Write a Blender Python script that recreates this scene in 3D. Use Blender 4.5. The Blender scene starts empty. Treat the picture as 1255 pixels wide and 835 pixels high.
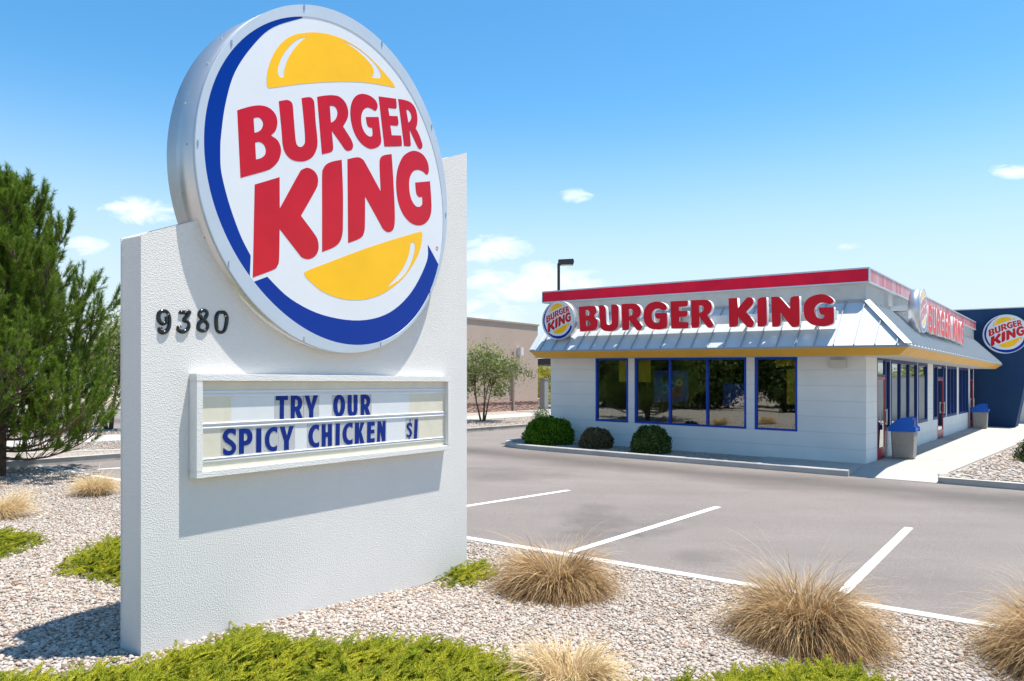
import bpy, bmesh, math, random
import numpy as np
from mathutils import Vector, Matrix
random.seed(7); rng = np.random.default_rng(7)
scene = bpy.context.scene
COL = scene.collection
R_ = math.radians
F, HOR, CX = 916.0, 470.0, 627.5            # lens and horizon, in photo pixels
CAMZ = 2.0
# restaurant frame: origin at its near corner, +x along the front (to the left), +y out of the front
CO = Vector((8.26, 17.43, 0)); A_ = Vector((-.788, .615, 0)).normalized(); N_ = Vector((-.615, -.788, 0)).normalized()
ANG = math.atan2(A_.y, A_.x)
SH = .0145                                   # the lot falls by 1.45 %
def T(x, y):
    t = (x-CO.x)*A_.x + (y-CO.y)*A_.y
    return SH*max(-12, min(22, t))
def G(u, v, dz=0):                           # a point of the ground
    z = 0
    for i in range(25):
        Y = (CAMZ-z-dz)*F/(v-HOR); X = (u-CX)*Y/F
        z = T(X, Y)
    return Vector((X, Y, z+dz))
def toL(p): d = Vector((p[0], p[1], 0))-CO; return (d.dot(A_), d.dot(N_))
def toW(x, y, z=0): p = CO + A_*x + N_*y; return Vector((p.x, p.y, z))

# ------------------------------------------------------------------ materials
def nmat(name):
    m = bpy.data.materials.new(name); m.use_nodes = True
    nt = m.node_tree; b = nt.nodes['Principled BSDF']; return m, nt, b
def link(nt, a, b): nt.links.new(a, b)
def mat(name, col, rough=.6, metal=0, var=None, bump=None, spec=.5, grime=None, coat=0):
    m, nt, b = nmat(name)
    b.inputs['Base Color'].default_value = (*col, 1); b.inputs['Roughness'].default_value = rough
    b.inputs['Metallic'].default_value = metal; b.inputs['Specular IOR Level'].default_value = spec
    b.inputs['Coat Weight'].default_value = coat
    tc = nt.nodes.new('ShaderNodeTexCoord')
    cur = None
    if var:
        sc, amt = var
        n = nt.nodes.new('ShaderNodeTexNoise'); n.inputs['Scale'].default_value = sc; n.inputs['Detail'].default_value = 6
        n.inputs['Roughness'].default_value = .65
        link(nt, tc.outputs['Object'], n.inputs['Vector'])
        r = nt.nodes.new('ShaderNodeMapRange'); r.inputs[1].default_value = .3; r.inputs[2].default_value = .7
        r.inputs[3].default_value = 1-amt; r.inputs[4].default_value = 1+amt
        link(nt, n.outputs['Fac'], r.inputs['Value'])
        mx = nt.nodes.new('ShaderNodeMix'); mx.data_type = 'RGBA'; mx.blend_type = 'MULTIPLY'; mx.inputs[0].default_value = 1
        mx.inputs[6].default_value = (*col, 1); link(nt, r.outputs[0], mx.inputs[7]); cur = mx.outputs[2]
        link(nt, cur, b.inputs['Base Color'])
    if grime:
        sc, thr, gc = grime
        n = nt.nodes.new('ShaderNodeTexNoise'); n.inputs['Scale'].default_value = sc; n.inputs['Detail'].default_value = 8
        link(nt, tc.outputs['Object'], n.inputs['Vector'])
        r = nt.nodes.new('ShaderNodeMapRange'); r.inputs[1].default_value = thr; r.inputs[2].default_value = thr+.12; r.inputs[4].default_value = .6
        link(nt, n.outputs['Fac'], r.inputs['Value'])
        mx = nt.nodes.new('ShaderNodeMix'); mx.data_type = 'RGBA'; link(nt, r.outputs[0], mx.inputs[0])
        if cur: link(nt, cur, mx.inputs[6])
        else: mx.inputs[6].default_value = (*col, 1)
        mx.inputs[7].default_value = (*gc, 1); link(nt, mx.outputs[2], b.inputs['Base Color'])
    if bump:
        sc, dist, kind = bump
        if kind == 'l':                       # orange-peel lumps
            n0 = nt.nodes.new('ShaderNodeTexNoise'); n0.inputs['Scale'].default_value = sc*.9; link(nt, tc.outputs['Object'], n0.inputs['Vector'])
            vm = nt.nodes.new('ShaderNodeVectorMath'); vm.operation = 'MULTIPLY_ADD'; vm.inputs[1].default_value = (.9/sc,)*3; link(nt, n0.outputs['Color'], vm.inputs[0]); link(nt, tc.outputs['Object'], vm.inputs[2])
            n = nt.nodes.new('ShaderNodeTexVoronoi'); n.inputs['Scale'].default_value = sc; link(nt, vm.outputs[0], n.inputs['Vector'])
            q = nt.nodes.new('ShaderNodeMapRange'); q.interpolation_type = 'SMOOTHSTEP'; q.inputs[1].default_value = .60; q.inputs[2].default_value = .08; q.inputs[3].default_value = 0; q.inputs[4].default_value = 1; link(nt, n.outputs['Distance'], q.inputs['Value'])
            bp = nt.nodes.new('ShaderNodeBump'); bp.inputs['Distance'].default_value = dist; link(nt, q.outputs[0], bp.inputs['Height']); link(nt, bp.outputs[0], b.inputs['Normal']); return m
        if kind == 'v': n = nt.nodes.new('ShaderNodeTexVoronoi'); out = 'Distance'
        else: n = nt.nodes.new('ShaderNodeTexNoise'); n.inputs['Detail'].default_value = 3; out = 'Fac'
        n.inputs['Scale'].default_value = sc; link(nt, tc.outputs['Object'], n.inputs['Vector'])
        bp = nt.nodes.new('ShaderNodeBump'); bp.inputs['Distance'].default_value = dist
        link(nt, n.outputs[out], bp.inputs['Height']); link(nt, bp.outputs[0], b.inputs['Normal'])
    return m
def island_mat(name, stops, rough=.8, trans=0, spec=.12, patch=None):
    m, nt, b = nmat(name)
    g = nt.nodes.new('ShaderNodeNewGeometry'); r = nt.nodes.new('ShaderNodeValToRGB')
    link(nt, g.outputs['Random Per Island'], r.inputs[0])
    el = r.color_ramp.elements
    while len(el) < len(stops): el.new(.5)
    for e, (p, c) in zip(el, stops): e.position = p; e.color = (*c, 1)
    if patch:                                 # clumps of paler and duller growth
        tc = nt.nodes.new('ShaderNodeTexCoord'); n = nt.nodes.new('ShaderNodeTexNoise'); n.inputs['Scale'].default_value = patch[0]; n.inputs['Detail'].default_value = 3; link(nt, tc.outputs['Object'], n.inputs['Vector'])
        q = nt.nodes.new('ShaderNodeMapRange'); q.inputs[1].default_value = .35; q.inputs[2].default_value = .65; link(nt, n.outputs['Fac'], q.inputs['Value'])
        m2 = nt.nodes.new('ShaderNodeMix'); m2.data_type = 'RGBA'; m2.blend_type = 'MULTIPLY'; m2.inputs[0].default_value = 1; m3 = nt.nodes.new('ShaderNodeMix'); m3.data_type = 'RGBA'; link(nt, q.outputs[0], m3.inputs[0])
        m3.inputs[6].default_value = (*patch[1], 1); m3.inputs[7].default_value = (*patch[2], 1); link(nt, r.outputs[0], m2.inputs[6]); link(nt, m3.outputs[2], m2.inputs[7]); r = m2; out_c = m2.outputs[2]
    else: out_c = r.outputs[0]
    link(nt, out_c, b.inputs['Base Color']); b.inputs['Roughness'].default_value = rough
    b.inputs['Specular IOR Level'].default_value = spec
    if trans:
        out = nt.nodes['Material Output']; t = nt.nodes.new('ShaderNodeBsdfTranslucent'); mx = nt.nodes.new('ShaderNodeMixShader')
        mx.inputs[0].default_value = trans; link(nt, out_c, t.inputs[0])
        link(nt, b.outputs[0], mx.inputs[1]); link(nt, t.outputs[0], mx.inputs[2]); link(nt, mx.outputs[0], out.inputs[0])
    return m
M = {}
M['stucco'] = mat('stucco', (.70, .68, .645), .95, var=(1.1, .035), bump=(92, .0016, 'l'), spec=.1)
M['stucco_frame'] = mat('stucco_frame', (.72, .71, .68), .9, var=(3, .04), bump=(95, .0020, 'l'), spec=.2)
M['silver'] = mat('silver', (.50, .56, .62), .5, .25, var=(2.5, .04))
M['silver_side'] = mat('silver_side', (.58, .58, .58), .34, .7, var=(1.5, .08))
M['face'] = mat('sign_face_white', (.70, .72, .74), .10, var=(1.2, .03))
M['red'] = mat('sign_red', (.54, .003, .012), .10, var=(2, .10), spec=.35)
M['yellow'] = mat('sign_yellow', (.93, .50, .002), .12, var=(1.6, .06), spec=.35)
M['blue'] = mat('sign_blue', (.0005, .03, .27), .12, spec=.2)
M['letter_red'] = mat('channel_letter_red', (.74, .006, .022), .35, var=(3, .10), spec=.25)
M['letter_side'] = mat('letter_return_white', (.72, .72, .72), .45)
M['black'] = mat('black_enamel', (.008, .010, .012), .18)
M['screw'] = mat('screw_steel', (.6, .6, .6), .3, 1)
M['board_white'] = mat('board_panel_white', (.68, .70, .70), .35, var=(8, .03))
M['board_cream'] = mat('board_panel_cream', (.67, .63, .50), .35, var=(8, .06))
M['rail'] = mat('clear_rail', (.70, .71, .73), .22, coat=.3)
M['tile_blue'] = mat('tile_blue', (.001, .02, .19), .5, var=(30, .15), spec=.2)
def clear_mat(name, col, fac, gl=.12, rough=.05):
    m, nt, b = nmat(name); out = nt.nodes['Material Output']
    t = nt.nodes.new('ShaderNodeBsdfTransparent'); t.inputs[0].default_value = (*col, 1)
    mx = nt.nodes.new('ShaderNodeMixShader'); mx.inputs[0].default_value = fac
    b.inputs['Base Color'].default_value = (*col, 1); b.inputs['Roughness'].default_value = rough
    link(nt, t.outputs[0], mx.inputs[1]); link(nt, b.outputs[0], mx.inputs[2]); link(nt, mx.outputs[0], out.inputs[0]); return m
M['tile_clear'] = clear_mat('tile_plate', (.88, .88, .88), .2)
def glass_mat(name, tint, refl):
    m, nt, b = nmat(name); out = nt.nodes['Material Output']; nt.nodes.remove(b)
    t = nt.nodes.new('ShaderNodeBsdfTransparent'); t.inputs[0].default_value = (*tint, 1)
    g = nt.nodes.new('ShaderNodeBsdfGlossy'); g.inputs['Roughness'].default_value = .004; g.inputs[0].default_value = (.9, .92, .9, 1)
    tc = nt.nodes.new('ShaderNodeTexCoord'); n = nt.nodes.new('ShaderNodeTexNoise'); n.inputs['Scale'].default_value = 1.1
    link(nt, tc.outputs['Object'], n.inputs['Vector']); bp = nt.nodes.new('ShaderNodeBump'); bp.inputs['Distance'].default_value = .0012
    link(nt, n.outputs['Fac'], bp.inputs['Height']); link(nt, bp.outputs[0], g.inputs['Normal'])
    lw = nt.nodes.new('ShaderNodeFresnel'); lw.inputs[0].default_value = 1.5
    ad = nt.nodes.new('ShaderNodeMath'); ad.operation = 'ADD'; ad.inputs[1].default_value = refl; ad.use_clamp = True
    link(nt, lw.outputs[0], ad.inputs[0])
    mx = nt.nodes.new('ShaderNodeMixShader'); link(nt, ad.outputs[0], mx.inputs[0])
    link(nt, t.outputs[0], mx.inputs[1]); link(nt, g.outputs[0], mx.inputs[2]); link(nt, mx.outputs[0], out.inputs[0]); return m
M['glass'] = glass_mat('window_glass', (.78, .82, .78), .12)
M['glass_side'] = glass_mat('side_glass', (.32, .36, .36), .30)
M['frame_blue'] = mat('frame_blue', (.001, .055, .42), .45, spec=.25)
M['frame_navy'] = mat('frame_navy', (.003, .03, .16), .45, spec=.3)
M['door_red'] = mat('door_red', (.36, .012, .035), .3)
M['metal_roof'] = mat('metal_roof', (.58, .62, .64), .45, .25, var=(.9, .05))
M['seam'] = mat('roof_seam', (.40, .44, .47), .4, .45)
M['drip'] = mat('drip_edge', (.30, .31, .32), .45, .3)
M['fascia'] = mat('yellow_fascia', (.66, .36, .035), .5, var=(2, .08))
M['soffit'] = mat('soffit', (.55, .54, .50), .7)
M['parapet'] = mat('parapet_stucco', (.50, .50, .47), .9, var=(2.2, .14), bump=(60, .004, 'n'), grime=(3.5, .62, (.62, .60, .54)))
M['band'] = mat('red_band', (.72, .006, .04), .4, var=(1.6, .16), spec=.2)
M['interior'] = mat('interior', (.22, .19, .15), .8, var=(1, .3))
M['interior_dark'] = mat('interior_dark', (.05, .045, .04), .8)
M['poster_yellow'] = mat('poster_yellow', (.75, .55, .02), .5, var=(6, .1))
M['poster_blue'] = mat('poster_blue', (.02, .08, .45), .5, var=(6, .2))
M['poster_art'] = mat('poster_art', (.1, .4, .55), .5, var=(12, .4))
M['poster_red'] = mat('poster_red', (.6, .06, .03), .5)
M['aggregate'] = mat('aggregate', (.30, .28, .25), .9, var=(70, .45), bump=(80, .006, 'v'))
M['lid_blue'] = mat('lid_blue', (.004, .10, .50), .4, spec=.3)
M['navy'] = mat('tower_navy', (.002, .036, .11), .8, var=(.9, .14), bump=(50, .004, 'n'))
M['white_wall'] = mat('white_wall', (.62, .60, .57), .9, var=(1, .06), bump=(60, .004, 'n'))
M['tan'] = mat('tan_stucco', (.45, .34, .27), .9, var=(.8, .05), bump=(40, .005, 'n'))
M['tan_trim'] = mat('tan_trim', (.34, .26, .21), .8)
M['grey'] = mat('grey_steel', (.28, .29, .29), .6)
M['dark'] = mat('dark_bronze', (.035, .035, .035), .5)
M['darkroof'] = mat('canopy_dark', (.05, .045, .04), .6)
M['brickred'] = mat('red_brown', (.26, .08, .06), .85)
M['concrete'] = mat('concrete', (.40, .385, .355), .88, var=(1.1, .10), bump=(60, .002, 'n'), spec=.25)
M['kerb'] = mat('kerb_concrete', (.42, .40, .37), .9, var=(2.4, .16), bump=(50, .003, 'n'), grime=(1.6, .58, (.16, .15, .145)))
M['edging'] = mat('edging_concrete', (.60, .575, .53), .9, var=(3, .07), bump=(50, .003, 'n'))
M['bark'] = mat('bark', (.12, .085, .06), .95, var=(8, .3), bump=(30, .02, 'n'))
M['bark_light'] = mat('bark_light', (.20, .15, .11), .95, var=(8, .3))
M['rust'] = mat('rusty_flashing', (.16, .06, .04), .9)
M['soil'] = mat('desert_soil', (.36, .29, .22), 1, var=(.15, .25))
M['hill'] = mat('hill_haze_tint', (.20, .23, .28), 1, var=(.002, .2))  # distance haze is put into the hills' blue-grey base colour
# concrete block courses (marks that belong to the wall)
def block_mat():
    m, nt, b = nmat('block_wall')
    tc = nt.nodes.new('ShaderNodeTexCoord'); sp = nt.nodes.new('ShaderNodeSeparateXYZ'); link(nt, tc.outputs['Object'], sp.inputs[0])
    ma = nt.nodes.new('ShaderNodeMath'); ma.operation = 'MULTIPLY_ADD'; ma.inputs[1].default_value = -SH; link(nt, sp.outputs[0], ma.inputs[0]); link(nt, sp.outputs[2], ma.inputs[2])
    a2 = nt.nodes.new('ShaderNodeMath'); a2.operation = 'ADD'; a2.inputs[1].default_value = .317; link(nt, ma.outputs[0], a2.inputs[0])
    pp = nt.nodes.new('ShaderNodeMath'); pp.operation = 'PINGPONG'; pp.inputs[1].default_value = .1875; link(nt, a2.outputs[0], pp.inputs[0])
    r = nt.nodes.new('ShaderNodeMapRange'); r.inputs[1].default_value = .002; r.inputs[2].default_value = .009; link(nt, pp.outputs[0], r.inputs['Value'])
    n = nt.nodes.new('ShaderNodeTexNoise'); n.inputs['Scale'].default_value = 1.4; n.inputs['Detail'].default_value = 7; link(nt, tc.outputs['Object'], n.inputs['Vector'])
    c = nt.nodes.new('ShaderNodeValToRGB'); c.color_ramp.elements[0].position = .3; c.color_ramp.elements[0].color = (.67, .68, .66, 1)
    c.color_ramp.elements[1].position = .7; c.color_ramp.elements[1].color = (.74, .745, .72, 1); link(nt, n.outputs['Fac'], c.inputs[0])
    mx = nt.nodes.new('ShaderNodeMix'); mx.data_type = 'RGBA'; link(nt, r.outputs[0], mx.inputs[0]); mx.inputs[6].default_value = (.58, .59, .58, 1); link(nt, c.outputs[0], mx.inputs[7])
    link(nt, mx.outputs[2], b.inputs['Base Color']); b.inputs['Roughness'].default_value = .85
    n2 = nt.nodes.new('ShaderNodeTexNoise'); n2.inputs['Scale'].default_value = 45; link(nt, tc.outputs['Object'], n2.inputs['Vector'])
    s = nt.nodes.new('ShaderNodeMath'); s.operation = 'MULTIPLY_ADD'; s.inputs[1].default_value = .25; link(nt, n2.outputs['Fac'], s.inputs[0]); link(nt, r.outputs[0], s.inputs[2])
    bp = nt.nodes.new('ShaderNodeBump'); bp.inputs['Distance'].default_value = .0035; link(nt, s.outputs[0], bp.inputs['Height']); link(nt, bp.outputs[0], b.inputs['Normal'])
    return m
M['block'] = block_mat()
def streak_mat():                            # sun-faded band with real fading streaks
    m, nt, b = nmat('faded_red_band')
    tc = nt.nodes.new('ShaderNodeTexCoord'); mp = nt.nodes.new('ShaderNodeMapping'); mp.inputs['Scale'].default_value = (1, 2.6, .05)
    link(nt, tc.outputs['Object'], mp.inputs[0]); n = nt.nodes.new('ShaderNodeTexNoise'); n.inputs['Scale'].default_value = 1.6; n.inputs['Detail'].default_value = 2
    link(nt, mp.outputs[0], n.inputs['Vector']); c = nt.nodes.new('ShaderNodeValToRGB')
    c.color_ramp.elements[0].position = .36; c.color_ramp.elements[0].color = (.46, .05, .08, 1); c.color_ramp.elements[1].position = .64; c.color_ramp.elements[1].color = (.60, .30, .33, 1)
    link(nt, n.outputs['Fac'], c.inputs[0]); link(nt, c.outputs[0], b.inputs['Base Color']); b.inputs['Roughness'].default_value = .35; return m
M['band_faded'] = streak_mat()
def stone_wall_mat():
    m, nt, b = nmat('stone_wainscot'); tc = nt.nodes.new('ShaderNodeTexCoord'); v = nt.nodes.new('ShaderNodeTexVoronoi'); v.inputs['Scale'].default_value = 5.5
    mp = nt.nodes.new('ShaderNodeMapping'); mp.inputs['Scale'].default_value = (1, 1, 2.2); link(nt, tc.outputs['Object'], mp.inputs[0]); link(nt, mp.outputs[0], v.inputs['Vector'])
    c = nt.nodes.new('ShaderNodeValToRGB'); c.color_ramp.elements[0].color = (.20, .11, .085, 1); c.color_ramp.elements[1].color = (.46, .31, .25, 1)
    link(nt, v.outputs['Color'], c.inputs[0]); link(nt, c.outputs[0], b.inputs['Base Color']); b.inputs['Roughness'].default_value = .95
    bp = nt.nodes.new('ShaderNodeBump'); bp.inputs['Distance'].default_value = .05; link(nt, v.outputs['Distance'], bp.inputs['Height']); link(nt, bp.outputs[0], b.inputs['Normal']); return m
M['stonewall'] = stone_wall_mat()
def asphalt_mat():
    m, nt, b = nmat('asphalt'); tc = nt.nodes.new('ShaderNodeTexCoord')
    def noise(sc, det=6, mapping=None):
        n = nt.nodes.new('ShaderNodeTexNoise'); n.inputs['Scale'].default_value = sc; n.inputs['Detail'].default_value = det; n.inputs['Roughness'].default_value = .6
        if mapping:
            mp = nt.nodes.new('ShaderNodeMapping'); mp.inputs['Rotation'].default_value = (0, 0, mapping[0]); mp.inputs['Scale'].default_value = mapping[1]
            link(nt, tc.outputs['Object'], mp.inputs[0]); link(nt, mp.outputs[0], n.inputs['Vector'])
        else: link(nt, tc.outputs['Object'], n.inputs['Vector'])
        return n.outputs['Fac']
    def rng_(v, a, b_, c, d):
        r = nt.nodes.new('ShaderNodeMapRange'); r.inputs[1].default_value = a; r.inputs[2].default_value = b_; r.inputs[3].default_value = c; r.inputs[4].default_value = d; link(nt, v, r.inputs['Value']); return r.outputs[0]
    def mul(a, b_):
        x = nt.nodes.new('ShaderNodeMath'); x.operation = 'MULTIPLY'; link(nt, a, x.inputs[0]); link(nt, b_, x.inputs[1]); return x.outputs[0]
    fine = mul(rng_(noise(230, 2), .3, .7, .62, 1.38), rng_(noise(42, 3), .3, .7, .84, 1.16))
    blotch = rng_(noise(.55), .38, .62, .95, 1.04)
    streak = rng_(noise(.9, 5, (-ANG, (.12, 1.2, 1))), .35, .65, .93, 1.04)
    # oily, tyre-darkened driving lane along the front kerb
    sp = nt.nodes.new('ShaderNodeSeparateXYZ'); mp = nt.nodes.new('ShaderNodeMapping'); mp.vector_type = 'POINT'
    mp.inputs['Location'].default_value = (0, 0, 0); link(nt, tc.outputs['Object'], mp.inputs[0])
    dt = nt.nodes.new('ShaderNodeVectorMath'); dt.operation = 'DOT_PRODUCT'; dt.inputs[1].default_value = N_; link(nt, tc.outputs['Object'], dt.inputs[0])
    off = nt.nodes.new('ShaderNodeMath'); off.operation = 'SUBTRACT'; off.inputs[1].default_value = CO.dot(N_)+3.35; link(nt, dt.outputs['Value'], off.inputs[0])
    wob = nt.nodes.new('ShaderNodeMath'); wob.operation = 'MULTIPLY_ADD'; wob.inputs[1].default_value = 2.4; link(nt, noise(.35, 3), wob.inputs[0]); wob.inputs[2].default_value = -1.2
    sm = nt.nodes.new('ShaderNodeMath'); sm.operation = 'ADD'; link(nt, off.outputs[0], sm.inputs[0]); link(nt, wob.outputs[0], sm.inputs[1])
    ab = nt.nodes.new('ShaderNodeMath'); ab.operation = 'ABSOLUTE'; link(nt, sm.outputs[0], ab.inputs[0])
    lane = rng_(ab.outputs[0], .2, 1.6, .58, 1)
    tot = mul(mul(fine, blotch), mul(streak, lane))
    wn = noise(1.3, 4)
    for (u, v, rad, dk) in ((752, 640, 1.0, .74), (620, 580, 1.5, .80), (856, 683, .45, .8), (730, 655, .8, .8), (735, 622, .35, .82), (1100, 700, .9, .9)):
        g_ = G(u, v); sb = nt.nodes.new('ShaderNodeVectorMath'); sb.operation = 'DISTANCE'; sb.inputs[1].default_value = g_; link(nt, tc.outputs['Object'], sb.inputs[0])
        ad = nt.nodes.new('ShaderNodeMath'); ad.operation = 'MULTIPLY_ADD'; ad.inputs[1].default_value = rad*2.4; link(nt, wn, ad.inputs[0]); link(nt, sb.outputs['Value'], ad.inputs[2])
        tot = mul(tot, rng_(ad.outputs[0], rad*1.5, rad*2.3, dk, 1))
    mx = nt.nodes.new('ShaderNodeMix'); mx.data_type = 'RGBA'; mx.blend_type = 'MULTIPLY'; mx.inputs[0].default_value = 1
    mx.inputs[6].default_value = (.215, .188, .172, 1); link(nt, tot, mx.inputs[7]); link(nt, mx.outputs[2], b.inputs['Base Color'])
    b.inputs['Roughness'].default_value = .88; b.inputs['Specular IOR Level'].default_value = .3
    n = noise(170, 2); bp = nt.nodes.new('ShaderNodeBump'); bp.inputs['Distance'].default_value = .006; link(nt, n, bp.inputs['Height']); link(nt, bp.outputs[0], b.inputs['Normal'])
    return m
M['asphalt'] = asphalt_mat()
M['stain'] = mat('oil_stain', (.13, .12, .115), .7, var=(3, .2))
def paint_mat():
    m = mat('road_paint', (.82, .82, .80), .7, var=(5, .05), grime=(14, .64, (.35, .33, .31))); return m
M['paint'] = paint_mat()
PEB = [(p, tuple(x*.90 for x in c)) for p, c in [(0, (.50, .45, .39)), (.22, (.45, .38, .32)), (.38, (.58, .54, .48)), (.55, (.41, .31, .25)), (.66, (.50, .42, .36)), (.76, (.64, .61, .56)), (.86, (.36, .23, .16)), (.93, (.22, .18, .15)), (1, (.53, .49, .45))]]
M['pebble'] = island_mat('pebbles', PEB, .85)
def gravel_base():
    m, nt, b = nmat('gravel_base'); tc = nt.nodes.new('ShaderNodeTexCoord'); v = nt.nodes.new('ShaderNodeTexVoronoi'); v.inputs['Scale'].default_value = 34
    link(nt, tc.outputs['Object'], v.inputs['Vector']); sp = nt.nodes.new('ShaderNodeSeparateColor'); link(nt, v.outputs['Color'], sp.inputs[0])
    r = nt.nodes.new('ShaderNodeValToRGB'); el = r.color_ramp.elements
    while len(el) < len(PEB): el.new(.5)
    for e, (p, c) in zip(el, PEB): e.position = p; e.color = (*[x*.88 for x in c], 1)
    r.color_ramp.interpolation = 'CONSTANT'; link(nt, sp.outputs[0], r.inputs[0]); link(nt, r.outputs[0], b.inputs['Base Color'])
    b.inputs['Roughness'].default_value = .95; bp = nt.nodes.new('ShaderNodeBump'); bp.inputs['Distance'].default_value = .03; bp.invert = True
    link(nt, v.outputs['Distance'], bp.inputs['Height']); link(nt, bp.outputs[0], b.inputs['Normal']); return m
M['gravel'] = gravel_base()
M['gravel_grey'] = mat('grey_gravel', (.36, .34, .32), .95, var=(28, .4), bump=(28, .03, 'v'))
M['pine'] = island_mat('pine_needles', [(0, (.06, .13, .018)), (.5, (.13, .23, .026)), (.85, (.23, .33, .035)), (1, (.24, .20, .05))], .6, .25)
M['pine_twig'] = mat('pine_twig', (.20, .13, .07), .9)
M['juniper'] = island_mat('juniper_leaf', [(0, (.10, .14, .010)), (.35, (.23, .27, .016)), (.8, (.40, .42, .03)), (.94, (.48, .46, .08)), (1, (.28, .18, .07))], .7, .3, patch=(7, (.62, .74, .55), (1.5, 1.36, 1.1)))
M['willow'] = island_mat('willow_leaf', [(0, (.13, .18, .04)), (.5, (.20, .24, .07)), (.85, (.30, .32, .13)), (1, (.40, .30, .27))], .6, .3)
M['leaf_green'] = island_mat('leaf_green', [(0, (.05, .13, .006)), (.5, (.09, .20, .008)), (1, (.14, .27, .015))], .45, .25)
M['leaf_dull'] = island_mat('leaf_dull', [(0, (.06, .09, .03)), (.5, (.14, .12, .06)), (1, (.24, .15, .09))], .6, .2)
M['leaf_dark'] = island_mat('leaf_dark', [(0, (.035, .07, .02)), (.6, (.07, .115, .025)), (.92, (.11, .16, .04)), (1, (.28, .26, .06))], .5, .2)
M['leaf_grey'] = island_mat('leaf_grey', [(0, (.10, .15, .07)), (1, (.22, .27, .16))], .7, .2)
M['leaf_yellow'] = island_mat('leaf_yellow', [(0, (.35, .33, .03)), (1, (.50, .45, .08))], .7, .3)
M['straw'] = island_mat('straw', [(0, (.23, .135, .062)), (.35, (.37, .23, .11)), (.72, (.52, .36, .18)), (.92, (.68, .52, .30)), (1, (.17, .10, .05))], .6, .3, patch=(5, (.8, .76, .72), (1.18, 1.15, 1.1)))
M['straw_pale'] = island_mat('straw_pale', [(0, (.55, .40, .20)), (.6, (.74, .58, .34)), (1, (.84, .70, .46))], .6, .3)
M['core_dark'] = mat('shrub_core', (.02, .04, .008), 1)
M['twig'] = mat('dead_twig', (.14, .10, .07), 1)

# ------------------------------------------------------------------ mesh helpers
class MB:
    def __init__(s): s.v = []; s.f = []
    def add(s, vs, fs):
        o = len(s.v); s.v += [tuple(v) for v in vs]; s.f += [tuple(o+i for i in f) for f in fs]
    def box(s, x0, x1, y0, y1, z0, z1):
        s.add([(x, y, z) for z in (z0, z1) for y in (y0, y1) for x in (x0, x1)],
              [(0, 2, 3, 1), (4, 5, 7, 6), (0, 1, 5, 4), (2, 6, 7, 3), (0, 4, 6, 2), (1, 3, 7, 5)])
    def prism(s, pts, d):                     # closed polygon of 3D points swept by vector d
        n = len(pts); d = Vector(d); p = [Vector(q) for q in pts]
        s.add([*p, *[q+d for q in p]], [tuple(range(n)), tuple(range(2*n-1, n-1, -1))]+[(i, (i+1) % n, n+(i+1) % n, n+i) for i in range(n)])
    def tube(s, pts, rad, n=6):
        pts = [Vector(p) for p in pts]
        if not hasattr(rad, '__len__'): rad = [rad]*len(pts)
        vs = []; fs = []
        for i, p in enumerate(pts):
            d = (pts[min(i+1, len(pts)-1)]-pts[max(i-1, 0)]).normalized()
            a = d.orthogonal().normalized() if i == 0 else (a-d*a.dot(d)).normalized()
            b = d.cross(a)
            vs += [p+(a*math.cos(2*math.pi*k/n)+b*math.sin(2*math.pi*k/n))*rad[i] for k in range(n)]
        for i in range(len(pts)-1):
            for k in range(n): fs.append((i*n+k, i*n+(k+1) % n, (i+1)*n+(k+1) % n, (i+1)*n+k))
        fs.append(tuple(range(n-1, -1, -1))); fs.append(tuple(range((len(pts)-1)*n, len(pts)*n))); s.add(vs, fs)
    def build(s, name, m, parent=None, shear=False, bevel=0, smooth=False, recalc=True):
        me = bpy.data.meshes.new(name)
        v = [(x, y, z+SH*x) for x, y, z in s.v] if shear else s.v
        me.from_pydata(v, [], s.f); return finish(me, name, m, parent, bevel, smooth, recalc)
def finish(me, name, m, parent=None, bevel=0, smooth=False, recalc=True):
    if recalc or bevel:
        bm = bmesh.new(); bm.from_mesh(me)
        if bevel:
            es = [e for e in bm.edges if len(e.link_faces) == 2 and e.calc_face_angle(0) > .5]
            bmesh.ops.bevel(bm, geom=es, offset=bevel, segments=2, affect='EDGES', clamp_overlap=True)
        bmesh.ops.recalc_face_normals(bm, faces=bm.faces); bm.to_mesh(me); bm.free()
    if smooth: me.shade_smooth()
    o = bpy.data.objects.new(name, me); me.materials.append(M[m] if isinstance(m, str) else m); COL.objects.link(o)
    if parent: o.parent = parent
    return o
def tag(o, label, cat, group=None, kind=None):
    o['label'] = label; o['category'] = cat
    if group: o['group'] = group
    if kind: o['kind'] = kind
    return o
def struct(o, label=None):
    o['kind'] = 'structure'
    if label: o['label'] = label
    return o
def empty(name, loc, rz, label, cat, group=None):
    o = bpy.data.objects.new(name, None); COL.objects.link(o); o.location = loc; o.rotation_euler = (0, 0, rz); o.empty_display_size = .2
    return tag(o, label, cat, group)
def np_mesh(V, Fc, name, m, parent=None):    # V (n,3), Fc (k,3|4)
    me = bpy.data.meshes.new(name); me.vertices.add(len(V)); me.vertices.foreach_set('co', np.asarray(V, np.float32).ravel())
    k = Fc.shape[1]; me.loops.add(Fc.size); me.loops.foreach_set('vertex_index', Fc.astype(np.int32).ravel())
    me.polygons.add(len(Fc)); me.polygons.foreach_set('loop_start', np.arange(0, Fc.size, k, dtype=np.int32)); me.update(calc_edges=True)
    me.materials.append(M[m]); o = bpy.data.objects.new(name, me); COL.objects.link(o)
    if parent: o.parent = parent
    return o
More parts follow.
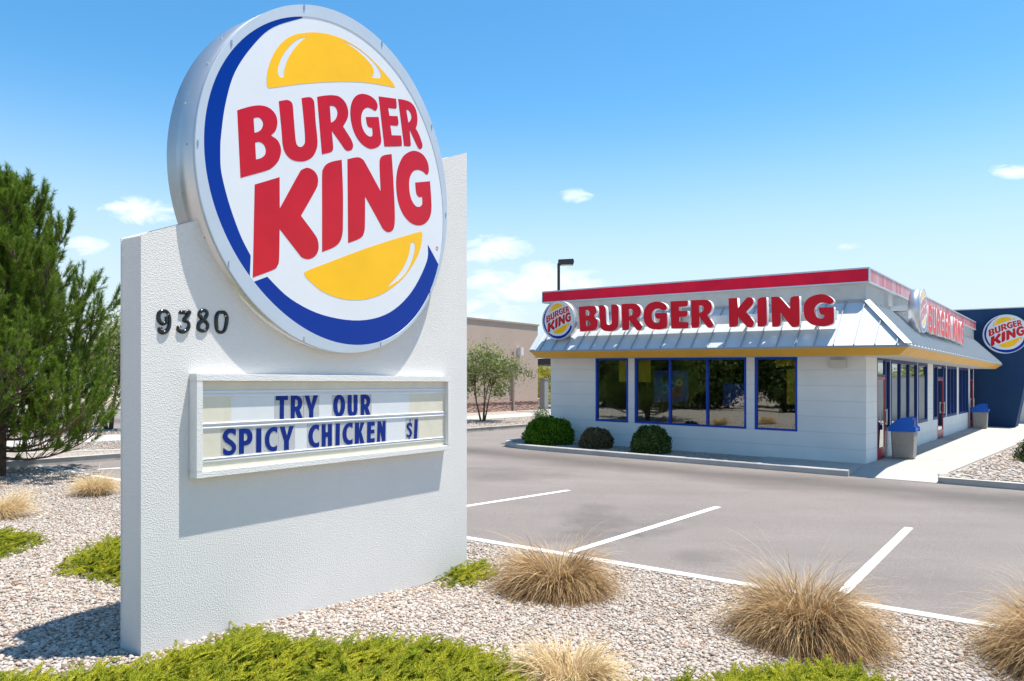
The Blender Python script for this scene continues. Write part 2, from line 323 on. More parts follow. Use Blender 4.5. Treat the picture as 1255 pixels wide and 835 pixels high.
def sheet(name, poly, dz, m, fall=True, rough=None):
    bm = bmesh.new(); vs = [bm.verts.new((p[0], p[1], 0)) for p in poly]; bm.faces.new(vs)
    for c in (-12, 22):
        p0 = CO+A_*c; bmesh.ops.bisect_plane(bm, geom=bm.verts[:]+bm.edges[:]+bm.faces[:], plane_co=p0, plane_no=A_)
    for v in bm.verts: v.co.z = T(v.co.x, v.co.y)+dz
    for f in bm.faces:
        f.normal_update()
        if f.normal.z < 0: f.normal_flip()
    me = bpy.data.meshes.new(name); bm.to_mesh(me); bm.free()
    o = bpy.data.objects.new(name, me); me.materials.append(M[m]); COL.objects.link(o); return struct(o)
def slab(name, poly, z0, z1, m, bevel=.012):
    mb = MB(); n = len(poly)
    lo = [(p[0], p[1], T(*p[:2])+z0) for p in poly]; hi = [(p[0], p[1], T(*p[:2])+z1) for p in poly]
    mb.add(lo+hi, [tuple(range(n)), tuple(range(2*n-1, n-1, -1))]+[(i, (i+1) % n, n+(i+1) % n, n+i) for i in range(n)])
    return mb.build(name, m, bevel=bevel)
def kerb_path(name, pts, w, z0, z1, m, parent=None, b=.02):   # pts: outer (road side) line, w to the left of travel
    mb = MB(); n = len(pts); P = [Vector((p[0], p[1])) for p in pts]; rings = []
    for i, p in enumerate(P):
        d = (P[min(i+1, n-1)]-P[max(i-1, 0)]).normalized(); nn = Vector((-d.y, d.x)); q = p+nn*w; t = T(p.x, p.y)
        q1 = p+nn*b; q2 = p+nn*(w-b)
        rings.append([(p.x, p.y, t+z0), (p.x, p.y, t+z1-b), (q1.x, q1.y, t+z1), (q2.x, q2.y, t+z1), (q.x, q.y, t+z1-b), (q.x, q.y, t+z0)])
    vs = [v for r in rings for v in r]; fs = []
    for i in range(n-1):
        for k in range(6): fs.append((i*6+k, i*6+(k+1) % 6, (i+1)*6+(k+1) % 6, (i+1)*6+k))
    fs += [tuple(range(6)), tuple(range((n-1)*6, n*6))]; mb.add(vs, fs); return mb.build(name, m, parent)

# ------------------------------------------------------------------ traced outlines
def trace(txt, org, sc, n=5):
    pts = []; cor = []
    for tok in txt.replace(';', ' ').split():
        c = tok.endswith('!'); x, y = tok.rstrip('!').split(','); pts.append((org[0]+float(x)/sc, org[1]+float(y)/sc)); cor.append(c)
    N = len(pts); out = []
    for i in range(N):
        p0, p1, p2, p3 = pts[i-1], pts[i], pts[(i+1) % N], pts[(i+2) % N]
        out.append(p1)
        if cor[i] and cor[(i+1) % N]: continue
        if cor[i]: p0 = p1
        if cor[(i+1) % N]: p3 = p2
        for k in range(1, n):
            t = k/n
            out.append(tuple(.5*((2*p1[j])+(-p0[j]+p2[j])*t+(2*p0[j]-5*p1[j]+4*p2[j]-p3[j])*t*t+(-p0[j]+3*p1[j]-3*p2[j]+p3[j])*t**3) for j in (0, 1)))
    return out
def solid(polys, P, h0, h1, name, m, parent, m_side=None, bev=0):
    cu = bpy.data.curves.new('c', 'CURVE'); cu.dimensions = '2D'; cu.fill_mode = 'BOTH'; cu.extrude = .5-bev*0
    for poly in polys:
        sp = cu.splines.new('POLY'); sp.points.add(len(poly)-1); sp.use_cyclic_u = True
        for q, p in zip(sp.points, poly): q.co = (p[0], p[1], 0, 1)
    ob = bpy.data.objects.new('c', cu); COL.objects.link(ob); bpy.context.view_layer.update()
    me = bpy.data.meshes.new_from_object(ob.evaluated_get(bpy.context.evaluated_depsgraph_get()))
    bpy.data.objects.remove(ob); bpy.data.curves.remove(cu)
    me.materials.clear()
    for v in me.vertices:
        x, y, z = v.co; v.co = P(x, y, h0+(z+.5)*(h1-h0))
    me.name = name
    bm = bmesh.new(); bm.from_mesh(me); bmesh.ops.remove_doubles(bm, verts=bm.verts, dist=1e-5); bmesh.ops.recalc_face_normals(bm, faces=bm.faces)
    bm.to_mesh(me); bm.free()
    o = bpy.data.objects.new(name, me); me.materials.append(M[m]); COL.objects.link(o)
    if m_side:
        me.materials.append(M[m_side]); fn = (Vector(P(0, 0, 1))-Vector(P(0, 0, 0))).normalized()
        for f in me.polygons:
            if f.normal.dot(fn) < .5: f.material_index = 1
    if parent: o.parent = parent
    return o
def ell(cx, cy, rx, ry, n=96): return [(cx+rx*math.cos(2*math.pi*i/n), cy+ry*math.sin(2*math.pi*i/n)) for i in range(n)]

# ------------------------------------------------------------------ the monument sign wall
MO = Vector((-2.52, 5.089, 0)); S_ = Vector((.567, .823, 0)).normalized(); MANG = math.atan2(S_.y, S_.x)
def plm(u, v, p):                            # photo point -> (s, z) in the plane p in front of the wall
    k = (u-CX)/F; ox = MO.x+.823*p; oy = MO.y-.567*p
    s = (-ox+k*oy)/(.567-.823*k); Y = oy+.823*s
    return s, CAMZ+(HOR-v)*Y/F
sw = empty('sign_wall', MO, MANG, 'tall white stucco monument wall with slanted top and black house numbers', 'sign wall')
mb = MB(); mb.prism([(0, 0, 0), (3.578, 0, 0), (3.578, 0, 4.47), (0, 0, 3.01)], (0, .263, 0)); mb.build('wall', 'stucco', sw, bevel=.007)
mb = MB(); mb.box(.03, 3.55, .012, .25, -.3, -.001); mb.build('footing', 'rust', sw)
Z9 = (180, 365); S9 = 10.46
DIG = {'9': ["262,240 270,300 228,332 185,308 165,252 180,192 232,168 282,185 308,245 308,330 290,400 250,440 208,444 180,420 187,396 210,398"],
       '3': ["440,208 455,182 505,188 562,180 530,235 492,290 545,312 556,370 520,422 470,435 425,412 422,382 448,372"],
       '8': ["785,172 760,163 712,172 690,212 710,250 752,288 792,335 794,385 765,422 715,422 678,392 682,340 712,305 760,262 788,215 785,172"],
       '0': ["960,185 935,192 910,240 905,330 920,418 965,445 1010,420 1036,330 1040,250 1012,190 960,185"]}
SCREW = {'9': [(290, 210), (203, 405)], '3': [(512, 182), (440, 382)], '8': [(702, 208), (765, 412)], '0': [(1025, 235), (937, 400)]}
for d, strokes in DIG.items():
    cu = bpy.data.curves.new('d', 'CURVE'); cu.dimensions = '3D'; cu.bevel_depth = .0122; cu.bevel_resolution = 2; cu.use_fill_caps = True
    for st in strokes:
        pts = [tuple(map(float, q.split(','))) for q in st.split()]
        P = [plm(Z9[0]+x/S9, Z9[1]+y/S9, .02) for x, y in pts]
        out = []
        for i in range(len(P)-1):
            p0, p1, p2, p3 = P[max(i-1, 0)], P[i], P[i+1], P[min(i+2, len(P)-1)]
            for k in range(4):
                t = k/4; out.append([.5*((2*p1[j])+(-p0[j]+p2[j])*t+(2*p0[j]-5*p1[j]+4*p2[j]-p3[j])*t*t+(-p0[j]+3*p1[j]-3*p2[j]+p3[j])*t**3) for j in (0, 1)])
        out.append(P[-1]); sp = cu.splines.new('POLY'); sp.points.add(len(out)-1)
        n = len(out)
        for i, (q, p) in enumerate(zip(sp.points, out)):
            q.co = (p[0], -.001, p[1], 1); w = 1.0
            q.radius = .95+.35*abs(math.sin(math.pi*2*i/n))
    ob = bpy.data.objects.new('d', cu); COL.objects.link(ob); bpy.context.view_layer.update()
    me = bpy.data.meshes.new_from_object(ob.evaluated_get(bpy.context.evaluated_depsgraph_get())); bpy.data.objects.remove(ob)
    me.materials.clear(); dg = finish(me, 'house_number', 'black', sw, smooth=True, recalc=False); dg['label'] = 'black house number '+d
    for (x, y) in SCREW[d]:
        s, z = plm(Z9[0]+x/S9, Z9[1]+y/S9, .03); mb = MB(); mb.tube([(s, -.008, z), (s, -.016, z)], [.006, .004], 8); mb.build('screw', 'screw', dg)

# the big oval
PP = .10
RIM = [(240, 187.7), (247.5, 121), (274.8, 57.5), (317, 18), (359.5, 6.5), (402, 10.6), (447.3, 33.3), (492.8, 78.7), (523, 136), (541.2, 196.8), (246, 245.4), (268.7, 312), (311.1, 369.5), (359.5, 408.9), (429.2, 435.5), (495.8, 405.9), (526, 363.5), (542.7, 315), (548.8, 260.5)]
FACE = [(250.5, 175.6), (255, 121), (277.8, 75.7), (311, 39.4), (353.5, 20), (383.8, 20), (417, 28.8), (462.5, 63.6), (492.8, 100), (523, 157.4), (541.2, 221), (542.7, 260.5), (537.6, 318), (507.9, 387.7), (477.6, 416.5), (441.3, 424), (401.9, 415), (359.5, 393.8), (311, 342.3), (262.7, 254.5), (252, 218)]
def outline(pts, c):
    P = np.array([plm(u, v, PP) for u, v in pts])-c; th = np.arctan2(P[:, 1], P[:, 0]); r = np.hypot(P[:, 0], P[:, 1])
    B = lambda t: np.stack([np.ones_like(t)]+[f(k*t) for k in (1, 2, 3) for f in (np.cos, np.sin)], 1)
    w = np.linalg.lstsq(B(th), r, rcond=None)[0]; tt = np.linspace(0, 2*np.pi, 160, endpoint=False); rr = B(tt)@w
    return [(c[0]+a*math.cos(t), c[1]+a*math.sin(t)) for a, t in zip(rr, tt)]
C0 = np.array([1.745, 3.715]); rim = outline(RIM, C0); fac = outline(FACE, C0)
LOGO = {}
def px(t, o, s): return [plm(u, v, PP) for u, v in trace(t, o, s)]
ZA, ZB, ZC, ZD, ZE, ZF = ((280, 100), 6.96), ((380, 100), 6.96), ((290, 210), 5.967), ((390, 170), 5.967), ((320, 30), 7.382), ((360, 270), 6.972)
L = [('B', ZA, ["77,245! 180,214 270,203 345,222 400,275 419,345 405,415 365,460! 420,500 447,560 447,620 425,680 380,730 320,762 105,822!", "216,315! 245,306 275,315 297,355 285,402 255,428 224,437!", "229,522! 262,515 300,535 320,580 312,625 280,652 237,664!"]),
     ('U', ZA, ["431,168! 470,160 505,157 535,172 550,205 560,330 575,500 590,545 615,558 640,545 655,500 645,340 625,142! 665,134 700,134 725,155 735,195 745,340 760,490 755,570 720,640 665,675 605,682 540,665 490,615 465,540 455,420"]),
     ('R', ZB, ["62,130! 120,120 190,116 250,128 300,175 325,240 322,310 283,383! 310,425 350,490 368,540 360,578 330,592 300,580 265,530 187,420! 194,500 198,570 180,602 103,621!", "170,210! 190,207 220,222 235,265 225,310 205,336 180,350!"]),
     ('G', ZB, ["586,302! 600,420 608,510 590,550 545,572 500,570 440,530 390,460 358,370 345,270 355,185 390,125 445,104 510,120 560,160 578,205 568,243 550,248 530,235 490,222 455,245 438,300 442,370 465,430 500,465 528,466 535,440 530,395! 505,390 487,365 477,302!"]),
     ('E', ZB, ["586,126! 735,146! 740,200 738,225 725,232 668,225! 678,292! 748,295! 755,345 752,370 738,378 686,373! 698,458! 778,460! 784,510 783,540 768,552 635,555!"]),
     ('R', ZB, ["752,148! 800,155 860,178 900,230 916,300 915,360 903,400! 930,450 958,530 958,560 945,576 925,568 900,520 850,410! 858,500 860,540 848,552 803,550!", "822,242! 840,245 860,275 865,310 855,335 840,350!"]),
     ('K', ZC, ["134,97! 316,42! 317,272! 455,20 480,-12 520,-26 565,-5 592,35 596,85 577,139 472,325! 575,465 598,520 598,580 570,625 525,643 480,630 450,595 316,422! 312,640 300,690 270,720 120,777!"]),
     ('I', ZD, ["173,154! 110,166 65,185 38,220 30,270 30,520 30,829! 110,797 155,760 178,700 182,600 182,380"]),
     ('N', ZD, ["215,150! 285,136 325,150 355,195 458,385! 450,200 455,145 480,122 538,112! 550,300 560,500 560,620 545,670 510,684 475,660 450,615 344,422! 343,600 338,680 310,727 220,764!"]),
     ('G', ZD, ["818,311! 825,400 829,510 815,580 775,625 725,634 670,610 620,550 585,460 571,340 580,230 615,140 660,100 710,89 765,115 800,170 810,225 803,258 790,262 765,240 725,228 690,245 668,300 668,380 685,450 715,493 745,497 762,475 760,425! 740,428 718,400 710,321!"])]
LOGO['letters'] = [[px(t, *z) for t in ts] for _, z, ts in L]
LOGO['bun_top'] = [px(t, *ZE) for t in ["52,530 65,400 120,260 200,155 300,95 400,75 500,72 620,90 760,140 900,225 1030,340 1130,450 1195,530 1210,560 1195,568 1050,540 900,522 730,517 550,524 350,540 100,573 68,570",
     "422,108! 340,130 260,195 195,285 158,380 155,440 170,472 190,482 207,475! 215,400 250,300 310,210 370,145", "740,152! 830,185 930,255 1020,340 1075,420 1085,465 1070,485 1040,485 990,477! 1015,460 1020,415 990,355 920,280 830,205"]]
LOGO['bun_bottom'] = [px(t, *ZF) for t in ["95,460 110,435 300,360 600,247 850,165 1075,100 1097,110 1098,160 1070,280 1000,410 920,510 800,605 680,660 550,682 400,668 250,610 150,530 105,485",
     "1035,205 1018,187 1000,205 985,290 945,390 890,470 795,572! 870,530 950,460 1000,370 1030,280"]]
inner = []                                    # inner edge of the blue crescent, from its top end round to its right end
for (o, s, tx) in (((190, 0), 3.303, "600,72 480,110 400,180 325,290 286,420 268,550 265,620"), ((190, 200), 3.303, "267,20 277,75 296,148 322,228 353,307 388,375")):
    inner += [(o[0]+float(a)/s, o[1]+float(b)/s) for a, b in (q.split(',') for q in tx.split())]
inn2 = [(190+a/3.303, 200+b/3.303) for a, b in ((455, 460), (550, 550), (680, 615), (830, 637), (950, 605), (1040, 520), (1100, 400), (1105, 330))]
def smooth_open(P, n=5):
    out = []
    for i in range(len(P)-1):
        p0, p1, p2, p3 = P[max(i-1, 0)], P[i], P[i+1], P[min(i+2, len(P)-1)]
        for k in range(n):
            t = k/n; out.append(tuple(.5*((2*p1[j])+(-p0[j]+p2[j])*t+(2*p0[j]-5*p1[j]+4*p2[j]-p3[j])*t*t+(-p0[j]+3*p1[j]-3*p2[j]+p3[j])*t**3) for j in (0, 1)))
    return out+[P[-1]]
inn = smooth_open([plm(u, v, PP) for u, v in inner])+[plm(190+383/3.303, 200+487/3.303, PP)]+smooth_open([plm(u, v, PP) for u, v in inn2])
a0 = math.atan2(inn[0][1]-C0[1], inn[0][0]-C0[0]); e_ = plm(190+1148/3.303, 200+390/3.303, PP); a1 = math.atan2(e_[1]-C0[1], e_[0]-C0[0])
fa = [(math.atan2(p[1]-C0[1], p[0]-C0[0]), p) for p in fac]
arc = sorted([((t-a1) % (2*math.pi), (C0[0]+(p[0]-C0[0])*.9985, C0[1]+(p[1]-C0[1])*.9985)) for t, p in fa if (a1-t) % (2*math.pi) < (a1-a0) % (2*math.pi)], reverse=False)
# walk from a1 clockwise (through the bottom and the left) to a0
arc = [p for _, p in sorted([(((a1-math.atan2(p[1]-C0[1], p[0]-C0[0])) % (2*math.pi)), p) for _, p in arc])]
LOGO['crescent'] = [inn+arc]
LOGO['rim'] = rim; LOGO['face'] = fac; LOGO['r_mark'] = [ell(*plm(360+1225/6.972, 270+240/6.972, PP), .018, .018, 20), ell(*plm(360+1225/6.972, 270+240/6.972, PP), .013, .013, 20)]
def make_logo(parent, P, k=1.0, c=(0, 0), depth=.36, rimh=.0, small=False):
    tr = (lambda poly: poly) if not small else (lambda poly: [((x-C0[0])*k, (z-C0[1])*k) for x, z in poly])
    rimp = tr(LOGO['rim']); facp = tr(LOGO['face'])
    if small:                                 # the wall roundels are true circles with a thin rim
        R = 1.43*k; rimp = ell(0, 0, R, R); facp = ell(0, 0, R*.965, R*.965)
        f = .965/ (1.37/1.43); tr = lambda poly: [((x-C0[0])*k*f*.985, (z-C0[1])*k*f*.985) for x, z in poly]
    e = .0015
    cab = solid([rimp], P, -depth, -.03, 'cabinet', 'silver_side', parent)
    solid([rimp, facp], P, -.03, rimh, 'rim', 'silver', parent)
    solid([facp], P, -.029, -.004, 'face', 'face', parent)
    solid([[(x*.999, z*.999) if small else (x, z) for x, z in p] for p in map(tr, LOGO['crescent'])], P, -.0039, -.004+e, 'blue_crescent', 'blue', parent)
    solid([tr(p) for p in LOGO['bun_top']], P, -.0039, -.004+e, 'top_bun', 'yellow', parent)
    solid([tr(p) for p in LOGO['bun_bottom']], P, -.0039, -.004+e, 'bottom_bun', 'yellow', parent)
    for le in LOGO['letters']: solid([tr(p) for p in le], P, -.0039, -.004+e, 'letter', 'red', parent)
    return cab
ov = empty('oval_sign', MO+S_*1.745+Vector((0, 0, 3.7)), MANG, 'big oval white, red, yellow and blue lightbox sign mounted on the monument wall', 'sign')
Pov = lambda x, z, h: (x-1.745, -(PP+h), z-3.7)
cab = make_logo(ov, Pov)
solid(LOGO['r_mark'], Pov, -.0039, -.002, 'trademark_ring', 'red', ov)
for i in range(0, 160, 16):                   # rim clips
    x, z = rim[i]; x = C0[0]+(x-C0[0])*.985; z = C0[1]+(z-C0[1])*.985
    mb = MB(); mb.box(x-1.745-.006, x-1.745+.006, -PP-.006, -PP-.0005, z-3.7-.02, z-3.7+.02); mb.build('clip', 'screw', ov)
for i in range(56, 100, 6):
    x, z = rim[i]; p = Vector((x-1.745, -(PP-.10-.05*(i % 4)), z-3.7)); nn = Vector((x-C0[0], 0, z-C0[1])).normalized()
    mb = MB(); mb.tube([p-nn*.003, p+nn*.006], [.009, .006], 8); mb.build('rivet', 'drip', ov)

# reader board
rb = empty('reader_board', MO+S_*1.777, MANG, 'long white stucco-framed message board with three clear rails on the monument wall', 'sign')
X0 = 1.777
mb = MB()
for (a, b, c, d) in ((.347, 3.207, 2.016, 2.07), (.347, 3.207, 1.318, 1.367), (.347, .4015, 1.3672, 2.0158), (3.159, 3.207, 1.3672, 2.0158)): mb.box(a-X0, b-X0, -.09, -.001, c, d)
mb.build('frame', 'stucco_frame', rb, bevel=.004)
for i, (a, b, m, lb) in enumerate(((.402, .66, 'board_cream', 'cream panel at the left end'), (.6602, 2.62, 'board_white', 'long white middle panel'), (2.6202, 3.1588, 'board_cream', 'cream panel at the right end'))):
    mb = MB(); mb.box(a-X0, b-X0, -.047, -.002, 1.457, 1.90); o = mb.build('panel', m, rb); o['label'] = lb
mb = MB(); mb.box(.402-X0, 3.1588-X0, -.047, -.002, 1.951, 2.0155); o = mb.build('panel', 'board_cream', rb); o['label'] = 'shade-toned cream strip above the top rail'  # shade along the top of the board put into this strip's colour
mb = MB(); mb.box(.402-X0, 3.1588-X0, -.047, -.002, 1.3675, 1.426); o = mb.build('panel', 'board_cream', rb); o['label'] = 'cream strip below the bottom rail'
for z0, z1 in ((1.9005, 1.9505), (1.667, 1.7125), (1.4265, 1.4565)):
    mb = MB(); zz = (z0+z1)/2
    mb.prism([(.402-X0, -.002, z0), (.402-X0, -.050, z0), (.402-X0, -.056, z0+.008), (.402-X0, -.050, zz-.004), (.402-X0, -.046, zz), (.402-X0, -.052, zz+.004), (.402-X0, -.058, z1-.006), (.402-X0, -.05, z1), (.402-X0, -.002, z1)], (2.7565, 0, 0)); mb.build('rail', 'rail', rb)
H1, H2 = ((260, 470), 8.35), ((370, 470), 7.844)
CH = [('T', 1, H1, ["652,128! 776,126! 776,170! 736,171! 734,366! 692,368! 692,173! 652,175!"], 'first letter of the upper line of the board'),
 ('R', 1, H1, ["805,126! 860,124 900,140 920,185 915,240 893,270! 928,357! 880,360! 845,275! 845,362! 803,364!", "848,165! 870,170 878,200 870,232 848,238!"], 'between the T and the Y of the upper line'),
 ('Y', 1, H1, ["945,125! 990,124! 1015,215! 1038,123! 1082,122! 1036,270! 1034,355! 992,357! 992,275!"], 'third letter of the upper line'),
 ('O', 1, H2, ["360,108 395,130 413,180 413,240 395,295 355,323 320,300 302,240 305,170 325,125", "358,150 372,180 372,240 355,283 343,250 342,190"], 'the only O on the board'),
 ('U', 1, H2, ["440,112! 478,112! 478,240 482,270 490,275 497,268 498,240 497,110! 533,110! 533,240 525,290 500,317 480,320 455,305 440,260"], 'the only U on the board, upper line'),
 ('R', 1, H2, ["565,110! 610,107 645,125 657,165 650,205 633,228! 660,305! 620,310! 598,240! 598,312! 565,314!", "600,147! 618,155 622,180 612,198 600,202!"], 'last letter of the upper line'),
 ('S', 0, H1, ["242,470! 200,464 155,470 118,505 108,550 130,595 180,630 203,660 190,685 160,690 115,660! 115,720 160,737 210,725 243,680 243,635 215,595 170,560 157,535 175,510 205,510 242,535!"], 'first letter of the lower line'),
 ('P', 0, H1, ["275,468! 340,463 385,475 410,520 408,580 380,620 325,638! 325,718! 275,723!", "325,512! 350,515 362,550 350,582 325,590!"], 'the only P on the board'),
 ('I', 0, H1, ["452,462! 503,460! 503,704! 450,708!"], 'between the P and the C'),
 ('C', 0, H1, ["667,450! 625,447 580,470 548,520 540,580 550,640 585,685 625,695 663,685! 665,630! 635,650 605,645 588,610 585,560 598,515 630,488 667,505!"], 'before the Y of the lower line'),
 ('Y', 0, H1, ["693,445! 742,443! 765,535! 788,440! 835,438! 785,590! 784,679! 735,684! 737,590!"], 'the Y of the lower line'),
 ('C', 0, H2, ["165,400! 125,397 90,420 67,465 62,520 75,580 110,612 140,615 165,605! 165,560! 135,575 112,555 103,510 112,460 135,435 165,450!"], 'just left of the H'),
 ('H', 0, H2, ["190,394! 228,393! 228,470! 250,469! 250,392! 288,390! 288,600! 250,603! 250,515! 228,517! 228,606! 190,608!"], 'the only H on the board'),
 ('I', 0, H2, ["325,388! 365,386! 362,594! 322,597!"], 'just right of the H'),
 ('C', 0, H2, ["487,380! 450,380 415,405 393,455 392,510 405,560 435,588 460,588 487,578! 487,532! 460,548 437,530 428,490 435,440 455,415 487,428!"], 'between an I and the K'),
 ('K', 0, H2, ["510,378! 550,377! 550,455! 563,376! 600,374! 570,465! 600,573! 560,577! 548,505! 547,578! 508,581!"], 'the only K on the board'),
 ('E', 0, H2, ["628,372! 700,368! 700,405! 665,408! 665,445! 697,444! 697,480! 662,482! 660,530! 700,527! 698,566! 625,572!"], 'the only E on the board'),
 ('N', 0, H2, ["727,365! 760,365! 775,430! 775,363! 804,361! 802,555! 772,556! 752,460! 750,560! 722,561!"], 'lighter blue one, the only N on the board'),
 ('$', 0, H2, ["1036,345! 1044,345! 1044,378 1058,385! 1058,420! 1042,405 1028,408 1028,420 1045,440 1058,470 1052,505 1036,520 1036,540! 1026,540! 1027,521 1008,515! 1005,485! 1025,498 1036,485 1032,460 1015,440 1005,410 1015,385 1035,376"], 'small dollar sign near the right end'),
 ('1', 0, H2, ["1083,347! 1115,345! 1105,532! 1075,534!"], 'the numeral beside the dollar sign')]
for ch, row, z, ts, where in CH:
    polys = [[plm(u, v, .050) for u, v in trace(t, *z, 4)] for t in ts]
    xs = [p[0] for p in polys[0]]; zs = [p[1] for p in polys[0]]; xm = (min(xs)+max(xs))/2
    zb = 1.716 if row else 1.46; zt = 1.898 if row else 1.664
    t = empty('letter_tile', MO+S_*xm+Vector((0, 0, zb)), MANG, 'clear tile with blue %s, %s' % (ch, where), 'letter tile', 'changeable letter tiles on the message board')
    mb = MB(); w = (max(xs)-min(xs))/2+.014; mb.box(-w, w, -.0492, -.0478, 0, zt-zb); mb.build('plate', 'tile_clear', t)
    solid([[(x-xm, q-zb) for x, q in p] for p in polys], lambda x, q, h: (x, -.0494-h, q), 0, .001, 'character', 'tile_blue', t)

# ------------------------------------------------------------------ restaurant
BL = (CO.x, CO.y, 0)
bd = empty('restaurant', BL, ANG, 'white block burger restaurant with grey metal mansard roof, red band and blue windows', 'restaurant')
def B(name, m, parent=bd, bevel=0, smooth=False):
    mbx = MB(); mbx.done = lambda: mbx.build(name, m, parent, shear=True, bevel=bevel, smooth=smooth); return mbx
Z0, SILL, WT = -.15, .79, 2.625
fw = [(1.57, 2.63), (2.85, 6.07), (6.28, 7.36)]
mb = B('wall', 'block')
x = 0
for a, b in fw: mb.box(x, a, -.25, 0, SILL, WT); x = b
mb.box(x, 8.97, -.25, 0, SILL, WT); mb.box(0, 8.97, -.25, 0, Z0, SILL-.0005)
mb.done(); mb = B('wall', 'block'); mb.box(8.72, 8.97, -19.39, -.2505, Z0, WT); mb.done()
sd = [(1.11, 2.01, 'door'), (2.01, 2.55, 'w'), (2.66, 6.32, 'w'), (6.47, 8.05, 'w'), (9.12, 9.99, 'w'), (9.99, 11.2, 'door'), (11.2, 11.74, 'w'), (12.0, 14.4, 'w'), (14.98, 17.7, 'w'), (18.3, 19.3, 'door')]
mb = B('wall', 'block'); y = .2505
for a, b, k in sd:
    if a > y+1e-4: mb.box(0, .25, -a, -y, Z0, WT)
    mb.box(0, .25, -b, -a, Z0, SILL if k == 'w' else .10)
    y = b
mb.box(0, .25, -19.6, -y, Z0, WT); mb.done(); mb = B('wall', 'block'); mb.box(.2505, 8.97, -19.6, -19.4, Z0, WT); mb.done()
def window(P, x0, x1, z0, z1, mull, glass, fm, fw_=.05, depth=(-.09, .012), parent=bd, ph=-.047):
    """P(x, z, h): h outwards"""
    def bx(mbx, a, b, c, d, h0, h1):
        vs = [P(x, z, h) for z in (c, d) for h in (h0, h1) for x in (a, b)]
        mbx.add(vs, [(0, 2, 3, 1), (4, 5, 7, 6), (0, 1, 5, 4), (2, 6, 7, 3), (0, 4, 6, 2), (1, 3, 7, 5)])
    mbx = MB(); e = .001
    bx(mbx, x0+e, x1-e, z1-fw_, z1-e, *depth); bx(mbx, x0+e, x1-e, z0+e, z0+fw_, *depth)
    for a in (x0+e, x1-fw_-e): bx(mbx, a, a+fw_, z0+fw_, z1-fw_, *depth)
    for m_ in mull: bx(mbx, m_-fw_/2, m_+fw_/2, z0+fw_, z1-fw_, *depth)
    fr = mbx.build('window', fm, parent, shear=True)
    mbx = MB(); bx(mbx, x0+fw_, x1-fw_, z0+fw_, z1-fw_, ph-.008, ph); mbx.build('pane', glass, fr, shear=True)
    return fr
PF = lambda x, z, h: (x, h, z); PS = lambda s, z, h: (-h, -s, z)
for (a, b), mu in zip(fw, ([], [3.91, 4.99], [])): window(PF, a, b, SILL, WT, mu, 'glass', 'frame_blue')
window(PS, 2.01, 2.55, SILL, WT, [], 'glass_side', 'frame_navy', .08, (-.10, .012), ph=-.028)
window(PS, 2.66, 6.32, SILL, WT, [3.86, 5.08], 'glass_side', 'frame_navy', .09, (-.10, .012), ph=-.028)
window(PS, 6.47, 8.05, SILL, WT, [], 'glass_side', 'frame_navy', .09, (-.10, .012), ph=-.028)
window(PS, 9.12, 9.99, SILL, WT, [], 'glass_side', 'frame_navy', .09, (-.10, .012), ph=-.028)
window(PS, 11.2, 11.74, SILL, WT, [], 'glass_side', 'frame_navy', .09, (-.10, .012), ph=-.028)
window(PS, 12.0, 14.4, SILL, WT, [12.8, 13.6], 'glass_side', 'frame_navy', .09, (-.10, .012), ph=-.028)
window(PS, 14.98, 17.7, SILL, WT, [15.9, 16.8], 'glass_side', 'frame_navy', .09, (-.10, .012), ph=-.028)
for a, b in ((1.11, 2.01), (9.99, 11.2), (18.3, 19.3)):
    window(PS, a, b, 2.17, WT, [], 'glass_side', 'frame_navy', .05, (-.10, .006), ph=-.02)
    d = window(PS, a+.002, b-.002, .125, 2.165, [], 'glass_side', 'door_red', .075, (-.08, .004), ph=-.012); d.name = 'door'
    mb = MB(); mb.box(-.003, .02, -b+.08, -a-.08, .2, .40); mb.build('kick_panel', 'door_red', d, shear=True)
    mb = MB(); mb.box(-.07, -.045, -b+.09, -b+.12, .95, 1.35); mb.box(-.0445, -.012, -b+.09, -b+.12, .97, 1.0); mb.box(-.0445, -.012, -b+.09, -b+.12, 1.30, 1.33); mb.build('handle', 'screw', d, shear=True)
